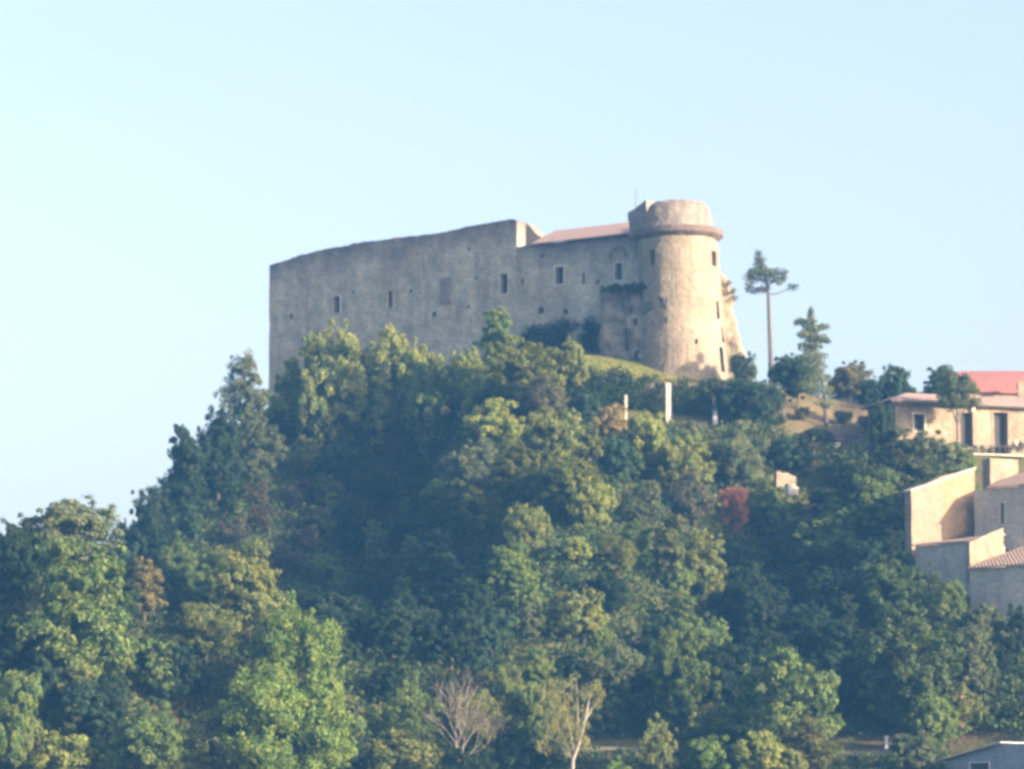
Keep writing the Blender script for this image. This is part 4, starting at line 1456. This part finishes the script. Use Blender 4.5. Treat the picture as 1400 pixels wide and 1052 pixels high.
# shaded house with tiled roof at the right edge
FDs = Frame(P(1332, 700, 444).xy, P(1440, 700, 436).xy)
hD = thing('shaded_house', 'grey house with a shaded wall and slit window at the right edge', 'house', FDs.at(0, 38))
zD = FDs.pix(1372, 667)[1]
opD = [fop(FDs, 1371, 702, 6, 28)]
block('wall', FDs, 0, FDs.L, 30, zD, 7, opD, GREYSTONE, hD, .5, zD - .5, .08, .6)
window(FDs, opD[0], hD, .6, 'window', .12, FRAMESTONE)
uR = FDs.pix(1350, 668)[0]
m = M()
slab(m, FDs.at(uR, zD + .16, .35), FDs.at(FDs.L + .5, zD + .16, .35), FDs.at(FDs.L + .5, zD + 2.1, -5), FDs.at(uR, zD + 2.1, -5), .16)
rD = m.obj('roof', ROOF_TAN, hD)
FCh = Frame(P(1354, 650, 446).xy, P(1392, 650, 447.5).xy)
block('chimney_block', FCh, 0, FCh.L, zD - 2, FCh.pix(1373, 628)[1], 1.6, [], CREAM, hD, .4, zD + .3, .06)

# front house with sunlit gable
FG = Frame(P(1326, 800, 427.5).xy, P(1440, 800, 420).xy)
hG = thing('gabled_house', 'lower stone house with a sunlit gable and pinkish tiled roof at the right edge', 'house', FG.at(0, 32))
zG = FG.pix(1362, 776)[1]
block('wall', FG, 0, FG.L, 24, zG, 6, [], GREYSTONE, hG, .5, zG - .5, .1)
m = M()
slab(m, FG.at(-.1, zG + .16, .35), FG.at(FG.L, zG + .16, .35), FG.at(FG.L, zG + 2.5, -5), FG.at(2.8, zG + 2.5, -5), .16)
m.obj('roof', ROOF_TAN, hG)
FGl = Frame(P(1326, 760, 428.2).xy, P(1372, 760, 431.5).xy)
gt = interp([FGl.pix(x, y) for x, y in [(1325, 742), (1372, 722)]])
block('gable', FGl, 0, FGl.L, zG - 1.5, gt, .6, [], CREAM, hG, .4, zG - .2, .06)

# shed with a pale sheet roof in the bottom right corner
FS = Frame(P(1288, 1050, 386).xy, P(1420, 1050, 376).xy)
sh = thing('shed', 'small shed with a pale sloping sheet roof in the bottom right corner', 'shed', FS.at(0, 10))
zS = FS.pix(1300, 1040)[1]
zS2 = FS.pix(1372, 1016)[1]
opS = [fop(FS, 1340, 1052, 26, 16)]
uS2 = FS.pix(1372, 1020)[0]
block('wall', FS, .5, FS.L, 6, lambda u: zS + (zS2 - zS) * min(u / uS2, 1) - .15, 4, opS, SHEDWALL, sh, .5, zS - 1.2 if False else FS.pix(1340, 1043)[1], .02, .3)
window(FS, opS[0], sh, .3, 'window', .08, WHITE, back=WOOD)
m = M()
slab(m, FS.at(-.3, zS + .02, .5), FS.at(uS2 + .1, zS2 + .1, .5), FS.at(uS2 + .1, zS2 + .12, -4.4), FS.at(-.3, zS + .04, -4.4), .09)
m.obj('roof', SHEETMETAL, sh)

# small low hut with dark arched roof and white end, remains of white walls
hut_p = P(1150, 612, 481)
FH = Frame(P(1142, 612, 480).xy, P(1205, 612, 484).xy)
hut = thing('low_hut', 'low hut with a dark curved roof and white end under the straw slope', 'hut', FH.at(0, 56))
zh = FH.pix(1160, 606)[1]
block('wall', FH, 0, FH.L, zh - 4, zh, 3, [], WHITE, hut, .5, zh - .4, .03)
m = M()
for k in range(8):
    a0, a1 = math.pi * k / 8, math.pi * (k + 1) / 8
    q = lambda a, w: FH.at(-.2 if w == 0 else FH.L + .2, zh + .03 + 1.35 * math.sin(a), .35 - (1 - math.cos(a)) * 1.85)
    m.quad(q(a0, 0), q(a0, 1), q(a1, 1), q(a1, 0))
m.poly([FH.at(-.2, zh + .03 + 1.35 * math.sin(math.pi * k / 8), .35 - (1 - math.cos(math.pi * k / 8)) * 1.85) for k in range(9)][::-1])
m.poly([FH.at(FH.L + .2, zh + .03 + 1.35 * math.sin(math.pi * k / 8), .35 - (1 - math.cos(math.pi * k / 8)) * 1.85) for k in range(9)])
m.obj('roof', WOOD, hut)


def rock(px, py, w, h, D, name, label, mat, cat, seed):
    c = P(px, py, D)
    root = thing(name, label, cat, (c.x, c.y, c.z - h * D / F_PX / 2))
    s = D / F_PX
    m = M()
    n, k = 9, 6
    for j in range(k + 1):
        th = math.pi * j / k
        for i in range(n):
            a = 2 * math.pi * i / n
            d = Vector((math.sin(th) * math.cos(a), math.sin(th) * math.sin(a), math.cos(th)))
            q = 1 + .35 * noise.noise(d * 1.8 + Vector((seed, 0, 0)))
            m.v.append(Vector((d.x * w * s / 2 * q, d.y * w * s / 2 * q, h * s / 2 + d.z * h * s / 2 * q)))
    for j in range(k):
        for i in range(n):
            m.f.append((j * n + i, (j + 1) * n + i, (j + 1) * n + (i + 1) % n, j * n + (i + 1) % n))
    local_mesh(root, m, name, mat)
    return root


def wallbit(x0, x1, y0, y1, D, label, mat, seed):
    fr = Frame(P(x0, y0, D).xy, P(x1, y0, D + .8).xy)
    z1, z0 = P((x0 + x1) / 2, y0, D).z, P((x0 + x1) / 2, y1, D).z
    root = thing('wall_remains', label, 'wall', fr.at(fr.L / 2, z0))
    L_ = fr.L
    block('masonry', fr, 0, L_, z0 - .6, lambda u: z1 - .5 * (u / L_) ** 2 + .2 * noise.noise(Vector((u * 2, seed, 0))), .8, [], mat, root, .3, z0 + (z1 - z0) * .4, .1)
    return root


wallbit(1062, 1088, 645, 660, 467, 'pale cream broken wall showing among trees right of the red shrub', CREAM, 1)
wallbit(1078, 1092, 661, 669, 464, 'smaller whitish wall piece just below the pale cream broken wall', FRAMESTONE, 2)
rock(609, 562, 14, 12, 497, 'pale_rock', 'small pale rock lit by the sun at the top of the dark gully', ROCK, 'rock', 1)
rock(1311, 970, 26, 54, 397, 'ochre_rock', 'sunlit ochre rock face above the shed', ROCK, 'rock', 2)
post(1212, 1008, 1024, 4.5, solve_depth(1212, 1026, 0), 'white_post', 'small white post beside the track near the bottom right', WHITE)

# track along the foot of the slope
m = M()
prev = None
for px in range(800, 1262, 14):
    Dn = solve_depth(px, 1031 - 3 * math.sin(px * .01), 0.0)
    c = P(px, 1031, Dn)
    a = Vector((c.x, Dn - .7, 0))
    b = Vector((c.x, Dn + .7, 0))
    a.z, b.z = ground(a.x, a.y) + .25, ground(b.x, b.y) + .25
    if prev:
        m.quad(prev[0], a, b, prev[1])
    prev = (a, b)
o = m.obj('dirt_track', EARTH)
o['kind'] = 'structure'

# ------------------------------------------------------------------ woods that fill the slope
SKYL = interp([(-50, 760), (0, 745), (60, 700), (165, 715), (180, 700), (228, 620), (290, 580), (372, 560), (450, 520), (620, 520), (690, 515), (775, 520), (790, 590), (1060, 595), (1100, 615), (1205, 625), (1236, 700), (1250, 850), (1400, 885)])
KEEP = [(1136, 1186, 584, 622), (1092, 1214, 562, 604), (1058, 1100, 638, 676), (590, 625, 550, 572), (1290, 1400, 1005, 1052), (800, 935, 1012, 1040), (1120, 1260, 1010, 1045), (975, 1020, 660, 725)]
FILL = [
    # name test, group/label, kinds, leaf colours darkened where the slope lies in shade
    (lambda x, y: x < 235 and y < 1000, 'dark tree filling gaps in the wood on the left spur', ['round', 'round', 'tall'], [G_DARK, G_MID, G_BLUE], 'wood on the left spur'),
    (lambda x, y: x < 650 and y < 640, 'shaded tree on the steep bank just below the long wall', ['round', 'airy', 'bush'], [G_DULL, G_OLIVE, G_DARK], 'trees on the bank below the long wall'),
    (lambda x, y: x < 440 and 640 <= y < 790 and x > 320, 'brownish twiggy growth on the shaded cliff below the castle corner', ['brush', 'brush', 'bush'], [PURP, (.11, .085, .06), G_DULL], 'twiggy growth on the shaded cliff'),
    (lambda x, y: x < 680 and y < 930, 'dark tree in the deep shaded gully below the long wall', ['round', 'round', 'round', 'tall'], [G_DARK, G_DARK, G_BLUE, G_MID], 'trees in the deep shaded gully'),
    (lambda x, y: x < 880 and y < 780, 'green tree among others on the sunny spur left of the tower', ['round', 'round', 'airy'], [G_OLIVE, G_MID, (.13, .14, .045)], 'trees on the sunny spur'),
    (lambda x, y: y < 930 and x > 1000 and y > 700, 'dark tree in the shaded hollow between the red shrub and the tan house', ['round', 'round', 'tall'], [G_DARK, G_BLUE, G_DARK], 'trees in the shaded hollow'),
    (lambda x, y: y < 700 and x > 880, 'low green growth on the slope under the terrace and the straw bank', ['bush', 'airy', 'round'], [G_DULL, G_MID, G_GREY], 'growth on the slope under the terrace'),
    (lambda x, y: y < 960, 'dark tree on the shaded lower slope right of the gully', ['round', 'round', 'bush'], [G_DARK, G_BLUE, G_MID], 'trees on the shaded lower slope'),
    (lambda x, y: True, 'low tree or bush on the bottom edge of the wood', ['bush', 'round', 'airy'], [G_MID, G_OLIVE, G_DARK], 'trees and bushes along the bottom edge'),
]
spots = []
FILLERS = []
fr_ = random.Random(42)
tries = 0
while len(spots) < 420 and tries < 9000:
    tries += 1
    x, y = fr_.uniform(-72, 74), fr_.uniform(374, 530)
    if any((x - a) ** 2 + (y - b) ** 2 < 4.3 ** 2 for a, b in spots):
        continue
    g = ground(x, y)
    bx, by = proj(x, y, g)
    if bx < -60 or bx > 1440 or by > 1130:
        continue
    row = next(r for r in FILL if r[0](bx, by - 30))
    kind = fr_.choice(row[2])
    H0, W0_ = PROTO[kind][1], PROTO[kind][2]
    s = fr_.uniform(.7, 1.1)
    if 'gully' in row[1] or 'hollow' in row[1] or 'slope right' in row[1]:
        s *= .78
    h, w = H0 * s, W0_ * s * fr_.uniform(.9, 1.15)
    hp, wp = h * F_PX / y, w * F_PX / y
    tx, ty = bx, by - hp
    lim = max(SKYL(tx), SKYL(tx - wp * .4), SKYL(tx + wp * .4))
    if ty < lim:
        if by - lim > 38:
            k = (by - lim) / hp
            h *= k
            w *= max(.5, k)
            hp, wp = h * F_PX / y, w * F_PX / y
            ty = by - hp
            if kind in ('round', 'tall') and h < 5:
                kind = 'bush'
        else:
            continue
    x0, x1 = tx - wp / 2, tx + wp / 2
    if any(x0 < b and x1 > a and ty < d and by > c for a, b, c, d in KEEP):
        continue
    bad = False
    for (a, b, c, d, D) in OCC:
        if y < D - .5:
            ox = min(x1, b) - max(x0, a)
            oy = min(by, d) - max(ty, c)
            if ox > 0 and oy > 0 and ox * oy > .22 * (b - a) * (d - c):
                bad = True
                break
    if bad:
        continue
    spots.append((x, y))
    row_i = FILL.index(row)
    c0 = fr_.choice(row[3])
    j = fr_.uniform(.8, 1.2)
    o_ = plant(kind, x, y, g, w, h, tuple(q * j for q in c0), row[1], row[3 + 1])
    FILLERS.append((o_, kind, c0, tx, ty, wp, hp, row_i))
print('fillers', len(spots), 'tries', tries)

# ground cover: brambles and low growth, nobody could count it
rng = np.random.default_rng(77)
ux, uy = rng.uniform(-85, 85, 110000), rng.uniform(372, 530, 110000)
uz = ground_np(ux, uy)
fwd = uy * CP + uz * SP
upx = CX + F_PX * ux / fwd
upy = CY - F_PX * (-uy * SP + uz * CP) / fwd
lim = np.interp(upx, [-60, 0, 165, 228, 372, 450, 620, 690, 780, 800, 1060, 1100, 1205, 1236, 1250, 1400], [760, 760, 740, 640, 575, 545, 540, 520, 520, 588, 592, 612, 622, 700, 850, 885])
keep = (upx > -40) & (upx < 1440) & (upy > lim) & (upy < 1130)
for a, b, c, d in KEEP[4:7] + [(1092, 1205, 548, 596)]:
    keep &= ~((upx > a) & (upx < b) & (upy > c) & (upy < d))
bp_ = np.stack([ux, uy, uz], 1)[keep]
k = 4
bp_ = np.repeat(bp_, k, 0) + rng.normal(size=(len(bp_) * k, 3)) * [.45, .45, .12]
bp_[:, 2] += rng.uniform(.1, 1.3, len(bp_))
v = leaf_quads(bp_, rng.normal(size=bp_.shape) * .6 + [0, -.3, .6], .3, rng)
me = quads_mesh('undergrowth', v, LEAF)
o = bpy.data.objects.new('undergrowth', me)
o.color = (.075, .11, .05, 1)
COL.objects.link(o)
o['kind'] = 'stuff'
print('undergrowth quads', len(v) // 4)

# grass on the bank under the castle
gxx, gyy = rng.uniform(-2, 26, 26000), rng.uniform(487, 500, 26000)
gz = ground_np(gxx, gyy)
fwd = gyy * CP + gz * SP
upx = CX + F_PX * gxx / fwd
keep = (upx > 690) & (upx < 985)
gp = np.stack([gxx, gyy, gz + .1], 1)[keep]
v = leaf_quads(gp, rng.normal(size=gp.shape) + [0, -.6, .2], .15, rng, .35)
me = quads_mesh('bank_grass', v, LEAF)
o = bpy.data.objects.new('bank_grass', me)
o.color = (.34, .34, .13, 1)
COL.objects.link(o)
o['kind'] = 'stuff'

# ------------------------------------------------------------------ keep what shows, and say where each filler stands
bpy.context.view_layer.update()
dg = bpy.context.evaluated_depsgraph_get()
hits = {}
for iy in range(0, 1052, 6):
    for ix in range(0, 1400, 6):
        ok, loc, nor, fi, ob, mat_ = SC.ray_cast(dg, Vector((0, 0, 0)), ray(ix + 2.5, iy + 2.5).normalized(), distance=1200)
        if ok:
            top_o = ob
            while top_o.parent:
                top_o = top_o.parent
            h_ = hits.setdefault(top_o.name, [0, 0, 0])
            h_[0] += 1
            h_[1] += ix
            h_[2] += iy
CNAME = {G_MID: 'mid-green', G_BRIGHT: 'bright green', G_YEL: 'yellow-green', G_OLIVE: 'olive', G_DARK: 'dark', G_GREY: 'grey-green', G_BLUE: 'bluish-green', G_DULL: 'dull', PURP: 'greyish-brown'}
KWORD = dict(round='rounded tree', tall='slender tree', airy='thin-leaved tree', bush='bush', brush='twiggy shrub', small='little shrub', layered='tree', bigleaf='tree')
LAND = [(88, 720, 'grey-green tree crowning the left spur'), (98, 840, 'biggest tree on the left spur'), (198, 800, 'narrow olive-brown tree'), (204, 700, 'dark tree in the skyline notch'),
        (106, 940, 'slim dull olive tree'), (202, 1010, 'rounded tree at bottom left'), (342, 790, 'olive dome-shaped tree'), (400, 930, 'bright spreading tree'), (253, 640, 'skyline evergreen'),
        (330, 535, 'airy tree against the sky'), (370, 520, "castle's left corner"), (470, 490, 'tallest olive-yellow wall tree'), (560, 500, 'yellow-green tree under the second window'),
        (681, 460, 'pointed green tree before the castle'), (609, 562, 'small pale rock'), (682, 580, 'brightest yellow-green spur tree'), (664, 690, 'sunlit tree at the gully edge'),
        (725, 720, 'isolated olive bush'), (790, 750, 'little sunlit yellow shrub'), (836, 580, 'rust-orange shrub'), (932, 620, 'olive tree below the pillar'), (938, 680, 'purplish grey shrub'),
        (999, 690, 'brick-red shrub'), (915, 750, 'pale green upright tree'), (725, 850, 'pale grey-green shrub'), (788, 840, 'sunlit shrub of the lower gully'), (926, 920, 'bright rounded tree'),
        (1084, 950, 'wide coarse-leaved tree'), (630, 980, 'bare pale tree'), (780, 990, 'yellow feathery tree'), (552, 980, 'tree left of the bare tree'), (1246, 890, 'large big-clumped tree'),
        (1218, 630, 'broad dark-olive tree'), (1142, 720, 'dull tree left of the tan house'), (1290, 700, 'tan house'), (1075, 655, 'pale broken wall'), (1310, 972, 'ochre rock face'),
        (1340, 1040, 'shed'), (1160, 600, 'low hut'), (1131, 600, 'silvery conifer trunk'), (1360, 830, 'gabled house'), (1290, 790, 'lean-to'), (1225, 790, 'green tree above the big-clumped tree'),
        (505, 1010, 'shrub at the bright tree foot'), (20, 960, 'tree cut by the left edge'), (1212, 1016, 'white post by the track'), (600, 640, "castle's blocked window")]
LAND.pop()
used, shown = set(), 0
for (o_, kind, c0, tx, ty, wp, hp, ri) in FILLERS:
    h_ = hits.get(o_.name)
    if not h_ or h_[0] < 4:
        for ch in list(o_.children):
            bpy.data.objects.remove(ch)
        bpy.data.objects.remove(o_)
        continue
    shown += 1
    mx_, my_ = h_[1] / h_[0], h_[2] / h_[0]
    near_ = sorted(LAND, key=lambda l: (l[0] - mx_) ** 2 + (l[1] - my_) ** 2)
    look = CNAME.get(c0, 'dull') + ' ' + KWORD[kind]
    done = False
    for ln in near_[:5]:
        dx, dy = mx_ - ln[0], my_ - ln[1]
        v_ = 'above' if dy < 0 else 'below'
        hz_ = 'left' if dx < 0 else 'right'
        if abs(dy) > 2.2 * abs(dx):
            rel = v_
        elif abs(dx) > 2.2 * abs(dy):
            rel = hz_ + ' of'
        else:
            rel = v_ + ' and ' + hz_ + ' of'
        lab = f'{look} {rel} the {ln[2]}'
        if lab not in used:
            used.add(lab)
            o_['label'] = lab
            done = True
            break
    if not done:
        print('shared', o_['label'])
print('fillers shown', shown)
for r_ in [o for o in SC.objects if o.parent is None and o.type == 'EMPTY' and o.name not in hits]:
    print('unseen', r_.name, r_['label'])

# ------------------------------------------------------------------ haze
m = M()
m.box8([(-950, -160, -4), (950, -160, -4), (950, 1200, -4), (-950, 1200, -4), (-950, -160, 125), (950, -160, 125), (950, 1200, 125), (-950, 1200, 125)])
hm, nt = new_mat('haze_air')
pv = nd(nt, 'ShaderNodeVolumePrincipled')
pv.inputs['Color'].default_value = (0.12, 0.45, 1.0, 1)
pv.inputs['Density'].default_value = 0.00022
pv.inputs['Anisotropy'].default_value = 0.0
out = nd(nt, 'ShaderNodeOutputMaterial')
nt.links.new(pv.outputs[0], out.inputs['Volume'])
hz = m.obj('haze', hm)
hz['kind'] = 'stuff'
